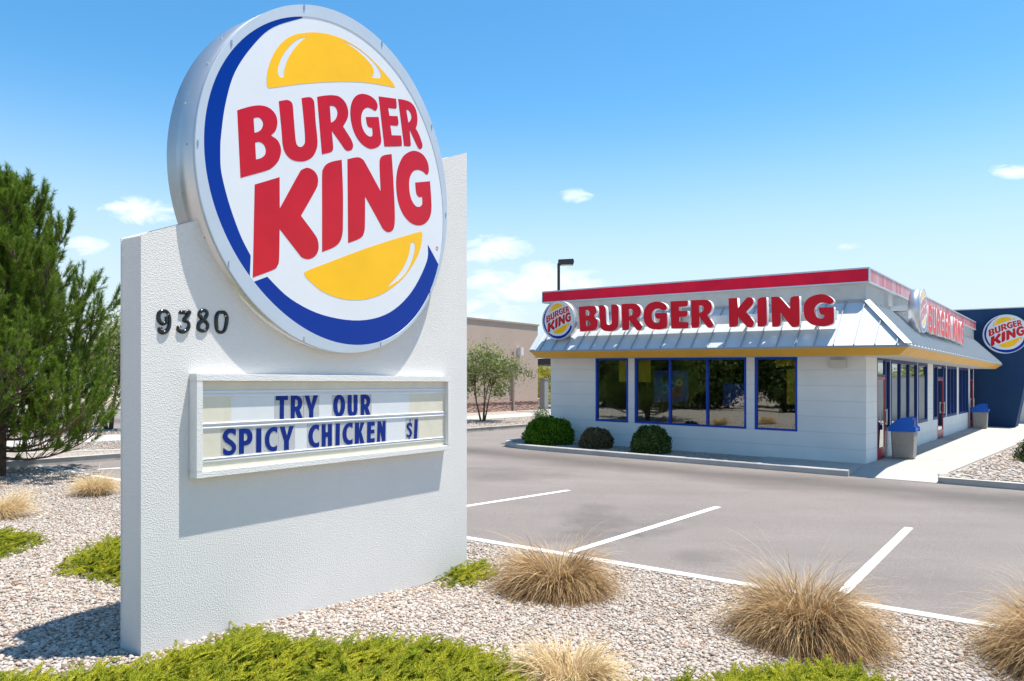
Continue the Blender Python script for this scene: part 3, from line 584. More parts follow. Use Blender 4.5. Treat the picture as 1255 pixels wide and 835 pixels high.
# interior
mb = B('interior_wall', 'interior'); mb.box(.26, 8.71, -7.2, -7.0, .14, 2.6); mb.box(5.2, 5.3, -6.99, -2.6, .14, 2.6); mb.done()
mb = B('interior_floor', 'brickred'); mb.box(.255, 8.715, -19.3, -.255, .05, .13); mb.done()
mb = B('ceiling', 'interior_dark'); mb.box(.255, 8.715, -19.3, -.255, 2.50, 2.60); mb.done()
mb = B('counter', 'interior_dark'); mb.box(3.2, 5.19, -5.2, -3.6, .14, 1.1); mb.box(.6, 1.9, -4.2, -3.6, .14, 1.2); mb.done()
for i, (x, y) in enumerate(((1.2, -1.2), (2.9, -1.2), (4.6, -1.2), (6.6, -1.2))):
    t = empty('dining_table', toW(x, y, .14+SH*x), ANG, ['restaurant table behind the right-hand front window', 'restaurant table behind the right pane of the wide front window', 'restaurant table behind the middle of the wide front window', 'restaurant table behind the narrow left front window'][i], 'table', 'tables behind the front windows')
    mb = MB(); mb.box(-.35, .35, -.35, .35, .72, .76); mb.build('tabletop', 'interior', t, bevel=.01)
    mb = MB(); mb.tube([(0, 0, 0), (0, 0, .72)], .04, 8); mb.build('leg', 'dark', t)
    for sx in (-1, 1):
        c = empty('chair', toW(x+sx*.62, y, .14+SH*x), ANG+(0 if sx < 0 else math.pi), '%s chair at the table behind the %s' % ('right' if sx < 0 else 'left', ['right-hand front window', 'right pane of the wide front window', 'middle pane of the wide front window', 'narrow left front window'][i]), 'chair', 'chairs behind the front windows')
        mb = MB(); mb.box(-.2, .2, -.2, .2, .43, .47); mb.build('seat', 'poster_red', c, bevel=.01)
        mb = MB(); mb.box(-.22, -.18, -.2, .2, .47, .88); mb.build('backrest', 'poster_red', c, bevel=.01)
        for ax in (-.17, .17):
            for ay in (-.17, .17): mb = MB(); mb.tube([(ax, ay, 0), (ax, ay, .43)], .013, 6); mb.build('leg', 'dark', c)
# soffit, fascia, mansard
E1, E2, ZE, ZM = 1.067, .847, 2.84, 3.92
XL = 8.96; SE = 19.3
mb = B('soffit', 'soffit'); mb.box(-E2, XL, .0005, E2, 2.628, 2.66); mb.box(-E2, -.0005, -SE, 0, 2.628, 2.66); mb.done()
mb = B('fascia', 'fascia')
zt = 2.795
def fas(mb, o):                                # front and side strip with mitred corner
    mb.add([(XL-.09, E2+o, 2.628), (-E2-o, E2+o, 2.628), (-E1-o, E1+o, zt), (XL, E1+o, zt)], [(0, 1, 2, 3)])
    mb.add([(-E2-o, E2+o, 2.628), (-E2-o, -SE+.1, 2.628), (-E1-o, -SE, zt), (-E1-o, E1+o, zt)], [(0, 1, 2, 3)])
    mb.add([(XL-.09, E2+o, 2.628), (XL, E1+o, zt), (XL, 0, zt), (XL-.09, 0, 2.628)], [(0, 1, 2, 3)])
fas(mb, 0); mb.add([(-E2, -SE+.1, 2.628), (-E1, -SE, zt), (0, -SE, zt), (0, -SE+.1, 2.628)], [(0, 1, 2, 3)])
mb.done()
mb = B('drip_edge', 'drip'); mb.box(-E1-.012, XL+.012, E1-.03, E1+.012, zt, ZE+.003); mb.box(-E1-.012, -E1+.03, -SE-.01, E1-.0305, zt, ZE+.003); mb.done()
mb = B('mansard_roof', 'metal_roof')
mb.add([(XL+.01, E1, ZE), (-E1, E1, ZE), (0, 0, ZM), (9.02, 0, ZM)], [(0, 1, 2, 3)])
mb.add([(-E1, E1, ZE), (-E1, -SE, ZE), (0, -SE, ZM), (0, 0, ZM)], [(0, 1, 2, 3)])
mb.add([(XL+.01, E1, ZE), (9.02, 0, ZM), (9.02, 0, ZE)], [(0, 1, 2)])
mb.add([(-E1, -SE, ZE), (0, -SE, ZM), (0, -SE, ZE)], [(0, 1, 2)]); mb.done()
def bar(mb, p, q, w, h, nrm):
    p, q = Vector(p), Vector(q); d = (q-p).normalized(); s = d.cross(Vector(nrm)).normalized()*w/2; n = Vector(nrm).normalized()*h
    mb.add([p-s, p+s, q+s, q-s, p-s+n, p+s+n, q+s+n, q-s+n], [(0, 1, 2, 3), (4, 7, 6, 5), (0, 4, 5, 1), (1, 5, 6, 2), (2, 6, 7, 3), (3, 7, 4, 0)])
mb = B('standing_seam', 'seam'); nf = (0, 1.08, 1.067); ns = (-1.08, 0, 1.067)
x = -.85
while x < 8.8:
    k = max(0, (-x)/E1) if x < 0 else 0       # seams run up to the hip
    top = (x, k*E1, ZM-(ZM-ZE)*k); bar(mb, (x, E1-.004, ZE+.004), top, .022, .045, nf); x += .43
s = -.85
while s < SE-.1:
    k = max(0, (-s)/E1) if s < 0 else 0
    bar(mb, (-E1+.004, -s, ZE+.004), (-k*E1, -s, ZM-(ZM-ZE)*k), .022, .045, ns); s += .43
mb.done()
mb = B('hip_cap', 'metal_roof'); bar(mb, (-E1, E1, ZE+.03), (0, 0, ZM+.03), .17, .012, (-1, 1, 1.4)); mb.done(); mb = B('rake_trim', 'metal_roof'); bar(mb, (XL-.07, E1-.004, ZE+.004), (8.93, 0, ZM+.004), .17, .035, nf); mb.done()
mb = B('roof_flashing', 'drip'); mb.box(-.03, 9.03, .0005, .03, ZM-.05, ZM+.045); mb.box(-.03, -.0005, -SE, 0, ZM-.05, ZM+.045); mb.done()
mb = B('parapet', 'parapet'); mb.box(0, 9.02, -.22, 0, WT+.001, 4.62); mb.box(0, .22, -19.6, -.2205, WT+.001, 4.62); mb.box(8.8, 9.02, -19.6, -.2205, WT+.001, 4.62); mb.box(.2205, 8.7995, -19.6, -19.4, WT+.001, 4.62); mb.done()
mb = B('flat_roof', 'grey'); mb.box(.23, 8.79, -19.39, -.23, 3.9, 4.0); mb.done()
mb = B('red_band', 'band'); mb.box(-.064, 9.22, .001, .07, 4.375, 4.665); mb.box(9.0205, 9.22, -3, .0005, 4.375, 4.665); mb.done()
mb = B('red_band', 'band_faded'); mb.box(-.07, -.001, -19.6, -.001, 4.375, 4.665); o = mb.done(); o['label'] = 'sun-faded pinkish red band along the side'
mb = B('band_trim', 'silver')
for z0, z1 in ((4.335, 4.3745), (4.6655, 4.70)): mb.box(-.085, 9.235, -.2, .085, z0, z1); mb.box(-.085, .2, -19.62, -.2005, z0, z1)
mb.box(-.09, -.0645, .0005, .09, 4.376, 4.664); mb.box(9.2205, 9.24, 0, .09, 4.376, 4.664); mb.done()
mb = B('wall_light', 'soffit', bevel=.01); mb.box(.42, .80, .001, .12, 2.36, 2.56); mb.done()
# channel letters
LY = .95
def plf(u, v, e):                             # front plane e outwards of the wall -> (x, z without fall)
    k = (u-CX)/F; ox, oy = CO.x+N_.x*e, CO.y+N_.y*e
    x = (ox-k*oy)/(k*A_.y-A_.x); Y = oy+A_.y*x; return x, CAMZ+(HOR-v)*Y/F-SH*x
Q1, Q2 = ((700, 355), 7.382), ((860, 350), 7.382)
FL = [(Q1, ["68,157! 200,148 225,170 228,205 210,240 235,275 240,320 222,360 185,373 80,380!", "131,187! 150,187 168,205 165,230 134,238!", "134,283! 155,283 172,300 168,325 138,332!"]),
 (Q1, ["250,145! 285,142 305,155 313,185 318,290 328,315 345,320 360,312 367,290 360,137! 395,134 420,145 428,170 428,310 415,350 385,372 340,378 295,372 268,345 260,300"]),
 (Q1, ["455,132! 560,127 605,140 628,175 630,215 612,250 593,262! 635,320 640,350 620,368 590,362 525,275! 525,340 518,360 495,367 462,368!", "522,178! 545,178 560,195 555,222 525,245!"]),
 (Q1, ["867,210! 867,330 840,352 780,362 710,350 665,300 655,240 668,170 710,125 780,108 840,125 865,155 860,180 838,190 800,175 760,178 735,205 730,240 740,285 770,303 795,295 803,265! 775,262 760,240 760,214!"]),
 (Q1, ["898,107! 1055,100! 1055,140 1040,153 975,158! 975,193! 1052,193! 1052,230 1035,245 978,250! 978,292! 1062,297! 1060,335 1048,350 905,353!"]),
 (Q2, ["-98,134! 0,130 55,133 85,160 92,205 75,245 50,267! 100,340 102,368 75,384 45,370 -20,280! -20,350 -30,375 -60,383 -92,384!", "-25,182! 0,182 18,200 12,228 -22,250!"]),
 (Q2, ["242,117! 322,112! 326,207! 405,115 430,107 458,115 467,145 455,180 400,240! 460,310 470,345 455,375 425,380 400,365 330,285! 330,340 320,365 290,374 248,376!"]),
 (Q2, ["585,105! 540,108 510,125 503,160 505,372! 560,370 585,350 590,310"]),
 (Q2, ["628,104! 690,103 718,120 800,215! 800,130 815,105 845,97 882,95! 885,340 870,368 840,376 805,365 715,245! 715,330 705,360 680,372 637,374!"]),
 (Q2, ["1195,195! 1195,325 1165,355 1090,370 1000,355 940,305 922,230 935,150 990,100 1080,78 1150,95 1190,130 1190,155 1160,170 1120,160 1070,158 1030,190 1020,230 1040,285 1080,302 1105,290 1108,265! 1080,262 1065,240 1058,200!"])]
FLP = [[[plf(u, v, LY) for u, v in trace(t, *q)] for t in ts] for q, ts in FL]
sg = empty('letter_sign', toW(4, LY, 3.4), ANG, 'row of big red channel letters with white sides along the front roof', 'sign', 'letter signs on the restaurant roof')
sx, sz = 4.0, 3.4
for polys in FLP: solid(polys, lambda x, z, h: (x-sx, h, z-sz+SH*x), -.15, 0, 'letter', 'letter_red', sg, 'letter_side')
mb = MB(); mb.box(.45-sx, 7.5-sx, -.33, -.1505, .05, .26); mb.v = [(a, b, c+SH*(a+sx)) for a, b, c in mb.v]; mb.build('raceway', 'letter_side', sg)
mb = MB()
for x in (.9, 2.6, 4.3, 5.9, 7.2): mb.box(x-sx-.03, x-sx+.03, -LY+.36, -.3305, .10, .15); mb.box(x-sx-.02, x-sx+.02, -LY+.36, -LY+.40, -.12, .10)
mb.v = [(a, b, c+SH*(a+sx)) for a, b, c in mb.v]; mb.build('bracket', 'drip', sg)
sg2 = empty('letter_sign', toW(-.75, -6.8, 3.4), ANG, 'row of big red channel letters with white sides along the side roof', 'sign', 'letter signs on the restaurant roof')
x_l = max(p[0] for p in FLP[0][0]); x_r = min(p[0] for p in FLP[-1][0]); kk = (10.1-3.41)/(x_l-x_r)
for polys in FLP: solid([[(3.41+(x_l-x)*kk, z) for x, z in p] for p in polys], lambda s, z, h: (-h, -s+6.8, z-3.4), -.15, 0, 'letter', 'letter_red', sg2, 'letter_side')
mb = MB(); mb.box(.1505, .27, -3.3, 3.3, .07, .21); mb.build('raceway', 'letter_side', sg2)
mb = MB()
for y in (-3, -1.5, 0, 1.5, 3): mb.box(.2705, .75-.34, y-.03, y+.03, .1, .15); mb.box(.75-.38, .75-.34, y-.02, y+.02, -.12, .1)
mb.build('bracket', 'drip', sg2)
kr = .568/1.43
xr_, zr_ = plf(683.7, 392.7, LY); kr = 23.85*(CO.y+N_.y*LY+A_.y*xr_)/F/1.43
rd = empty('round_sign', toW(xr_, LY, zr_+SH*xr_), ANG, 'small round burger emblem sign at the left end of the front roof', 'sign', 'round emblem signs')
make_logo(rd, lambda X, Z, h: (-X, h, Z), kr, depth=.26, small=True)
mb = MB(); mb.box(-.2, .2, -.62, -.2605, -.12, .0); mb.build('bracket', 'letter_side', rd)
rd = empty('round_sign', toW(-.75, -2.75, 3.86), ANG, 'small round burger emblem sign seen almost edge-on above the side roof', 'sign', 'round emblem signs')
make_logo(rd, lambda X, Z, h: (-h, -X, Z), kr, depth=.26, small=True)
mb = MB(); mb.box(.2605, .75, -.15, .35, -.0, .13); mb.build('bracket', 'letter_side', rd)
# posters behind the front glass
def poster(x0, x1, z0, z1, m, label, art=False):
    o = empty('poster', toW((x0+x1)/2, -.075, z0+SH*(x0+x1)/2), ANG, label, 'poster'); w = (x1-x0)/2
    mb = MB(); mb.box(-w, w, -.004, 0, 0, z1-z0); mb.build('sheet', m, o)
    if art:
        for (cx_, cz, r, mm) in ((-.18, .35, .14, 'poster_art'), (.05, .45, .11, 'poster_art'), (-.12, .62, .12, 'leaf_green'), (.18, .28, .15, 'poster_red'), (.25, .52, .10, 'poster_yellow'), (0, .2, .09, 'poster_red')):
            solid([ell(-cx_, cz, r, r, 24), ell(-cx_, cz, r*.45, r*.45, 16)], lambda x, z, h: (x, h, z), .001, .003, 'printed_ring', mm, o)
xw = lambda u: plf(u, 450, 0)[0]
poster(xw(769), xw(757), 1.95, 2.57, 'poster_yellow', 'yellow poster in the top right of the narrow left window')
poster(xw(796), xw(781), 1.95, 2.57, 'poster_yellow', 'yellow poster in the top left of the wide window')
poster(xw(842), xw(800), 1.42, 2.28, 'poster_blue', 'blue poster with coloured rings in the wide window', True)
poster(xw(975), xw(963), 1.45, 2.33, 'poster_yellow', 'tall yellow poster in the right-hand front window')
poster(xw(975), xw(949), 2.40, 2.57, 'poster_yellow', 'wide yellow strip poster at the top of the right-hand front window')
poster(xw(910), xw(885), 1.35, 1.95, 'poster_blue', 'plain blue poster in the right pane of the wide window')
# tower
tw = empty('blue_tower', toW(-1.2, -19.8, 0), ANG, 'dark blue slanting stucco tower wall with white coping at the far end', 'tower wall')
mb = MB(); mb.prism([(3.5, 0, -.2), (-.24, 0, -.2), (-1.19, 0, 5.22), (3.5, 0, 5.28)], (0, -1.6, 0)); mb.build('wall', 'navy', tw, bevel=.01)
mb = MB(); mb.prism([(3.5, .02, 5.285), (-1.22, .02, 5.225), (-1.22, .02, 5.265), (3.5, .02, 5.325)], (0, -1.64, 0)); mb.build('coping', 'white_wall', tw)
rd = empty('round_sign', toW(-1.16, -19.8+.10, 4.13), ANG, 'larger round burger emblem sign high on the dark blue tower wall', 'sign', 'round emblem signs')
make_logo(rd, lambda X, Z, h: (-X, h, Z), .845/1.43, depth=.098, small=True)
ww = empty('screen_wall', toW(-4.2, -24.0, 0), ANG, 'low white stucco wall behind the blue tower at the right edge', 'wall')
mb = MB(); mb.box(-5, 3, -.2, 0, -.2, 2.3); mb.build('wall', 'white_wall', ww)
mb = MB(); mb.box(-5.03, 3.03, -.23, .03, 2.3005, 2.36); mb.build('coping', 'concrete', ww)
# trash cans
def trash(x, y, label):
    o = empty('trash_can', toW(x, y, .12+SH*x), ANG, label, 'trash can', 'trash cans along the side walkway')
    mb = MB(); w0, w1 = .235, .265
    mb.add([(-w0, -w0, 0), (w0, -w0, 0), (w0, w0, 0), (-w0, w0, 0), (-w1, -w1, .72), (w1, -w1, .72), (w1, w1, .72), (-w1, w1, .72)], [(3, 2, 1, 0), (4, 5, 6, 7), (0, 1, 5, 4), (1, 2, 6, 5), (2, 3, 7, 6), (3, 0, 4, 7)])
    mb.build('body', 'aggregate', o, bevel=.03)
    prof = [(-.29, .70), (.29, .70), (.29, .78), (.24, .80), (.22, 1.02), (.13, 1.03), (-.02, 1.0), (-.15, .93), (-.25, .83), (-.29, .80)]
    # the hood rises away from the viewer's left (local +x) to the right (-x)
    mb = MB(); mb.prism([(-a, -.285, z) for a, z in prof], (0, .57, 0)); lid = mb.build('lid', 'lid_blue', o, bevel=.018)
    mb = MB(); mb.box(-.245, -.232, -.16, .16, .83, .98); mb.build('flap', 'frame_navy', lid)
    return o
trash(-.42, -2.08, 'stone-sided trash can with blue hood near the corner door'); 
trash(-.42, -17.9, 'stone-sided trash can with blue hood in front of the blue tower')

# ------------------------------------------------------------------ ground
Q_ = Vector((.823, -.567, 0)).normalized(); R2_ = Vector((.567, .823, 0)).normalized(); SM = Vector((-.58, 9.59, 0))
def qr(q, r): p = SM+Q_*q+R2_*r; return (p.x, p.y)
sheet('ground', [(-2500, -300), (2500, -300), (2500, 4000), (-2500, 4000)], -.07, 'soil')
sheet('parking_lot', [qr(-45, 0), qr(50, 0), qr(50, 60), qr(-45, 60)], 0, 'asphalt')
lw = lambda p, w: None
def line(p, q, w, name='parking_line'):
    p, q = Vector(p[:2]), Vector(q[:2]); d = (q-p).normalized(); n = Vector((-d.y, d.x))*w/2
    o = sheet(name, [p-n, q-n, q+n, p+n], .004, 'paint'); return o
line(G(520, 628.5), G(697, 601.2), .11); line(G(700, 677), G(880, 621.5), .11); line(G(1032, 727), G(1114, 647), .11); line(G(60, 578.5), G(200, 571), .11)
line(G(1230, 800), G(1420, 690), .11)
def blob(u, v, rx, ry, dz, name, m, n=26, seed=0):
    r = random.Random(seed); c = G(u, v); ph = [r.uniform(0, 6.3) for _ in range(4)]
    pts = []
    for i in range(n):
        a = 2*math.pi*i/n; k = 1+.18*math.sin(2*a+ph[0])+.10*math.sin(3*a+ph[1])+.06*math.sin(5*a+ph[2]); pts.append((c.x+rx*k*math.cos(a), c.y+ry*k*math.sin(a)))
    return pts
ed = kerb_path('concrete_edging', [qr(q, 0) for q in range(-30, 31, 2)][::-1], .135, -.12, .010, 'edging', b=.004); struct(ed)
# gravel bed with its gentle mound
def hg(x, y):
    d = -((x-SM.x)*R2_.x+(y-SM.y)*R2_.y); s = min(1, max(0, (d-1.5)/3.3)); s = s*s*(3-2*s)
    dip = -.035*math.exp(-(((x+.75)**2+(y-7.45)**2)/.25))
    return T(x, y)-.006+.13*s+dip
nq, nr = 150, 60; V = []; 
for j in range(nr+1):
    for i in range(nq+1):
        p = qr(-30+42*i/nq, -.134-14*(j/nr)**1.1); V.append((p[0], p[1], hg(*p)))
Fc = np.array([(j*(nq+1)+i, (j+1)*(nq+1)+i, (j+1)*(nq+1)+i+1, j*(nq+1)+i+1) for j in range(nr) for i in range(nq)])
struct(np_mesh(np.array(V), Fc, 'gravel_bed', 'gravel'))
ico = bmesh.new(); bmesh.ops.create_icosphere(ico, subdivisions=1, radius=1); ico.verts.ensure_lookup_table()
IV = np.array([v.co[:] for v in ico.verts]); IF = np.array([[v.index for v in f.verts] for f in ico.faces]); ico.free()
def stones(P, size, name, m, label, cat='gravel'):
    n = len(P); k = len(IV)
    a = rng.normal(size=(n, 3, 3)); q, _ = np.linalg.qr(a)
    sc = size[:, None]*np.stack([rng.uniform(.75, 1.35, n), rng.uniform(.6, 1., n), rng.uniform(.42, .75, n)], 1)
    yaw = rng.uniform(0, 6.283, n); tilt = rng.normal(0, .35, n)
    J = IV[None]*(1+rng.normal(0, .13, (n, k, 1)))            # angular chips
    J = J*sc[:, None, :]
    c, s = np.cos(tilt)[:, None], np.sin(tilt)[:, None]; y = J[..., 1]*c-J[..., 2]*s; z = J[..., 1]*s+J[..., 2]*c
    c, s = np.cos(yaw)[:, None], np.sin(yaw)[:, None]; X = J[..., 0]*c-y*s; Y = J[..., 0]*s+y*c
    V = np.stack([X, Y, z], -1)+P[:, None, :]
    Fc = (IF[None]+(np.arange(n)*k)[:, None, None]).reshape(-1, 3)
    o = np_mesh(V.reshape(-1, 3), Fc, name, m); tag(o, label, cat, kind='stuff'); return o
def in_view(x, y, pad=40):
    u = CX+F*x/y; return -pad < u < 1255+pad
pts = []
# jittered scatter over the visible part of the bed, denser near the camera
for _ in range(1100000):
    if len(pts) > 125000: break
    x = random.uniform(-12, 6); y = random.uniform(3.9, 16.5)
    if not in_view(x, y): continue
    d = -((x-SM.x)*R2_.x+(y-SM.y)*R2_.y)
    if d < .16: continue
    if random.random() > min(1, (7.5/y)**1.6): continue
    s_ = (x-MO.x)*.567+(y-MO.y)*.823; p_ = -((x-MO.x)*.823-(y-MO.y)*.567)
    if -.01 < s_ < 3.59 and -.01 < p_ < .27: continue
    if p_ > .3 and -.2 < s_ < 3.3 and y/ (x if x else 1e-6) and 150 < CX+F*x/y < 560: continue
    pts.append((x, y, hg(x, y)+random.uniform(-.004, .012)))
P = np.array(pts); sz = np.clip(rng.lognormal(-4.33, .32, len(P)), .006, .032)
stones(P, sz, 'pebbles', 'pebble', 'pale pink and white crushed pebbles covering the planting bed', 'gravel')

# island in front of the restaurant (restaurant frame -> world)
def W2(x, y): p = toW(x, y); return (p.x, p.y)
outer = [(-.03, 1.74), (2, 1.78), (4.5, 1.84), (7, 1.88), (8.3, 1.88), (8.9, 1.8), (9.4, 1.6), (9.75, 1.25), (9.95, .8), (10.0, .2), (10.0, -4), (10.0, -12)]
dense = []
for i in range(len(outer)-1):
    a, b = outer[i], outer[i+1]; n = max(1, int(math.dist(a, b)/.6))
    dense += [(a[0]+(b[0]-a[0])*t/n, a[1]+(b[1]-a[1])*t/n) for t in range(n)]
dense.append(outer[-1])
struct(kerb_path('kerb', [W2(*p) for p in dense][::-1] , .16, -.1, .135, 'kerb'))
ins = [(2.3, 1.64), (4.5, 1.70), (7, 1.74), (8.3, 1.73), (8.85, 1.66), (9.3, 1.48), (9.62, 1.18), (9.8, .75), (9.85, .2), (9.85, -12), (8.98, -12), (8.98, .01), (2.3, .01)]
struct(slab('planting_strip', [W2(*p) for p in ins], -.1, .10, 'gravel_grey', 0))
pp = [(random.uniform(2.4, 9.7), random.uniform(.05, 1.65)) for _ in range(5200)]
P = np.array([(*W2(x, y), .10+SH*x+.004) for x, y in pp if not (x > 9 and y > 1.5)]); stones(P, rng.uniform(.012, .022, len(P)), 'grey_gravel', 'pebble', 'grey gravel in the shaded strip under the front windows')
struct(slab('sidewalk', [W2(*p) for p in [(2.3, .005), (2.299, 1.62), (-.03, 1.58), (-.03, .005)]], -.1, .12, 'concrete', .01))
# ramp and side walkway
mb = MB()
prof = [(1.62, .005), (.55, .12), (-11.5, .12)]
for (y0, z0), (y1, z1) in zip(prof, prof[1:]):
    a, b, c, d = [(toW(x, y, z+SH*x)) for x, y, z in ((-.031, y0, z0), (-1.75-(.02*(-y0)), y0, z0), (-1.75-.055*(-y1)*(1 if y1 < 0 else 0), y1, z1), (-.031, y1, z1))]
    mb.add([a, b, c, d], [(0, 1, 2, 3)])
a = [toW(x, y, .12+SH*x) for x, y in ((-.031, -11.5), (-2.38, -11.5), (-14, -11.5), (-14, -30), (-.031, -30))]; mb.add(a, [(0, 1, 2, 3, 4)])
for v1, v2 in (((-.031, 1.62), (-1.8, 1.62)),):
    mb.add([toW(*v1, .005), toW(*v2, .005-.02), toW(*v2, -.15), toW(*v1, -.15)], [(0, 1, 2, 3)])
struct(mb.build('walkway', 'concrete'))
mb = MB()
for y in (-.4, -1.9, -3.4, -4.9, -6.4, -7.9, -9.4):
    p = [toW(x, yy, .1235+SH*x) for x, yy in ((-.05, y), (-1.78+.055*y*(y < 0), y), (-1.78+.055*y*(y < 0), y+.012), (-.05, y+.012))]; mb.add(p, [(0, 1, 2, 3)])
struct(mb.build('control_joint', 'drip'))
kp = [(-14, 1.4), (-6, 1.5), (-3, 1.55), (-1.70, 1.58)]
struct(kerb_path('kerb', [W2(*p) for p in kp][::-1][::-1], -.15, -.1, .125, 'kerb'))
struct(slab('gravel_island', [W2(*p) for p in [(-1.72, 1.42), (-1.5, .4), (-1.9, -11.4), (-14, -11.4), (-14, 1.25), (-6, 1.36)]], -.1, .105, 'gravel', 0))
pp = [(random.uniform(-5.5, -1.83), random.uniform(-9, 1.35)) for _ in range(3600)]
P = np.array([(*W2(x, y), .105+SH*x+.01) for x, y in pp if x < -1.85+.055*min(0, y)]); stones(P, rng.uniform(.025, .055, len(P)), 'river_rock', 'pebble', 'pale cobbles in the bed beside the side walkway', 'stones')
# left island and far lot
isl = [(-24, 10.9), (-11.8, 17.44), (-9.72, 18.57), (-4.2, 21.5), (-3.4, 22.6), (-3.6, 23.6), (-4.4, 24.3), (-13.2, 25.3), (-26, 25.5)]
struct(slab('gravel_island', isl, -.1, .12, 'gravel', 0))
struct(kerb_path('kerb', [(-24, 10.86), (-11.8, 17.38), (-9.72, 18.5), (-4.15, 21.42), (-3.3, 22.6), (-3.5, 23.7), (-4.4, 24.4), (-13.2, 25.4), (-26, 25.6)], .16, -.1, .15, 'kerb'))
pp = []
while len(pp) < 9000:
    x = random.uniform(-19, -9); y = random.uniform(17, 25.2)
    if in_view(x, y) and (y-17.44) > (x+11.8)*.545+.25: pp.append((x, y))
P = np.array([(x, y, T(x, y)+.125) for x, y in pp]); stones(P, rng.uniform(.015, .03, len(P)), 'pebbles', 'pebble', 'pale gravel on the kerbed island behind the pine')
struct(kerb_path('kerb', [(-60, 44), (-10, 47)], .2, -.1, .15, 'edging'))
# bed and path in front of the tan building
struct(kerb_path('kerb', [W2(14.0, y) for y in (14, 8, 2, -4, -10, -16)], -.16, -.1, .15, 'kerb'))
struct(slab('gravel_strip', [W2(14.15, 14), W2(14.15, -16), W2(17.5, -18), W2(17.5, 14)], -.1, .12, 'gravel', 0))
struct(slab('path', [W2(17.501, 14), W2(17.501, -19), W2(19.6, -19), W2(19.6, 14)], -.1, .14, 'concrete', 0))
struct(slab('gravel_strip', [W2(19.601, 14), W2(19.601, -19), W2(22, -19), W2(22, 14)], -.1, .12, 'gravel', 0))
pp = [(random.uniform(14.2, 17.4), random.uniform(-14, 8)) for _ in range(9000)]
P = np.array([(*W2(x, y), T(*W2(x, y))+.125) for x, y in pp]); stones(P, rng.uniform(.02, .035, len(P)), 'pebbles', 'pebble', 'pale gravel strip in front of the tan building')

# ------------------------------------------------------------------ neighbours
tb = empty('tan_building', toW(21.95, -17.2, .3), ANG, 'tan stucco building with stone base left of the restaurant', 'building')
mb = MB(); mb.box(0, 12, .005, 16, .0, 5.1); mb.build('wall', 'tan', tb)
mb = MB(); mb.box(-.06, -.001, 0, 16.05, -.3, .62); mb.box(-.09, .001-.002, -.02, 16.05, .6205, .68); mb.build('stone_base', 'stonewall', tb)
mb = MB(); mb.box(-.06, 12.05, -.06, 16.1, 5.1005, 5.2); mb.build('coping', 'tan_trim', tb)
mb = MB(); yy = 2.5; mb.box(-.16, -.061, yy-.06, yy+.06, .1, 3.5); mb.build('downpipe', 'tan_trim', tb)
mb = MB(); mb.box(-.28, -.002, 1.75, 2.05, 3.3, 3.75); mb.build('wall_light', 'white_wall', tb, bevel=.01)
mb = MB(); mb.box(-.075, -.061, 10.1, 11.2, 0, 2.1); dd = mb.build('door', 'grey', tb)
mb = MB(); mb.box(-.12, -.076, 10.2, 10.25, 1.0, 1.12); mb.build('handle', 'drip', dd)
def away(u, Y, z=0): return Vector(((u-CX)*Y/F, Y, z))
gp_ = empty('gate_pillar', away(666.5, 46, .3), ANG, 'grey square pillar of a gate between the tan building and the restaurant', 'pillar')
mb = MB(); mb.box(-.2, .2, -.2, .2, -.1, 1.95); mb.build('post', 'grey', gp_); mb = MB(); mb.box(-.23, .23, -.23, .23, 1.9505, 2.0); mb.build('cap', 'drip', gp_)
cn = empty('drive_through_canopy', away(668, 52, .3), ANG, 'dark flat canopy roof seen in the gap beside the restaurant', 'canopy')
mb = MB(); mb.box(-2.5, 1.2, -2, 2, 2.95, 3.35); mb.build('roof', 'darkroof', cn)
for x in (-2.3, 1.0): mb = MB(); mb.box(x-.1, x+.1, -.1, .1, -.2, 2.949); mb.build('post', 'darkroof', cn)
rbld = empty('distant_shop', away(680, 90, .3), 0, 'low red-brown shop front far away in the gap beside the restaurant', 'building')
mb = MB(); mb.box(-6, 8, 0, 8, -.2, 3.3); mb.build('wall', 'brickred', rbld); mb = MB(); mb.box(-6.1, 8.1, -.1, 8.1, 3.3005, 3.55); mb.build('roof', 'white_wall', rbld)
for x in (-4, -1, 2, 5): mb = MB(); mb.box(x, x+1.6, -.04, -.001, .6, 2.3); mb.build('window', 'dark', rbld)
lp = empty('lamp_post', away(684.7, 42, .3), R_(0), 'dark parking lot lamp post with a box head rising behind the restaurant roof', 'lamp post')
mb = MB(); mb.box(-.075, .075, -.075, .075, -.3, 8.45); mb.build('pole', 'dark', lp, bevel=.01)
mb = MB(); mb.box(-.05, .28, -.04, .04, 8.33, 8.45); mb.build('arm', 'dark', lp)
mb = MB(); mb.prism([(.02, -.22, 8.36), (.80, -.22, 8.36), (.84, -.22, 8.52), (.80, -.22, 8.66), (-.02, -.22, 8.62)], (0, .44, 0)); hd = mb.build('lamp_head', 'dark', lp, bevel=.012)
mb = MB(); mb.box(.12, .76, -.18, .18, 8.335, 8.358); mb.build('lens', 'board_white', hd)
mb = MB(); mb.tube([(0, 0, -.3), (0, 0, .6)], .3, 16); mb.build('base', 'concrete', lp)
# far hills
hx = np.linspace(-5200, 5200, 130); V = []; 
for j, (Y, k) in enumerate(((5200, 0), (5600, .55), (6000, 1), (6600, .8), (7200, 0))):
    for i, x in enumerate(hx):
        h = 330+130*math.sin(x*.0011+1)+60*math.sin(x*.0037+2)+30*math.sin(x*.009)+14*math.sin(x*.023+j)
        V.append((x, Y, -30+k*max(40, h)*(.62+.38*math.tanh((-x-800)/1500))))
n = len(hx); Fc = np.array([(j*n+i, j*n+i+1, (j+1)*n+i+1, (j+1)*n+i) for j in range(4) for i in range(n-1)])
struct(np_mesh(np.array(V), Fc, 'hills', 'hill'))

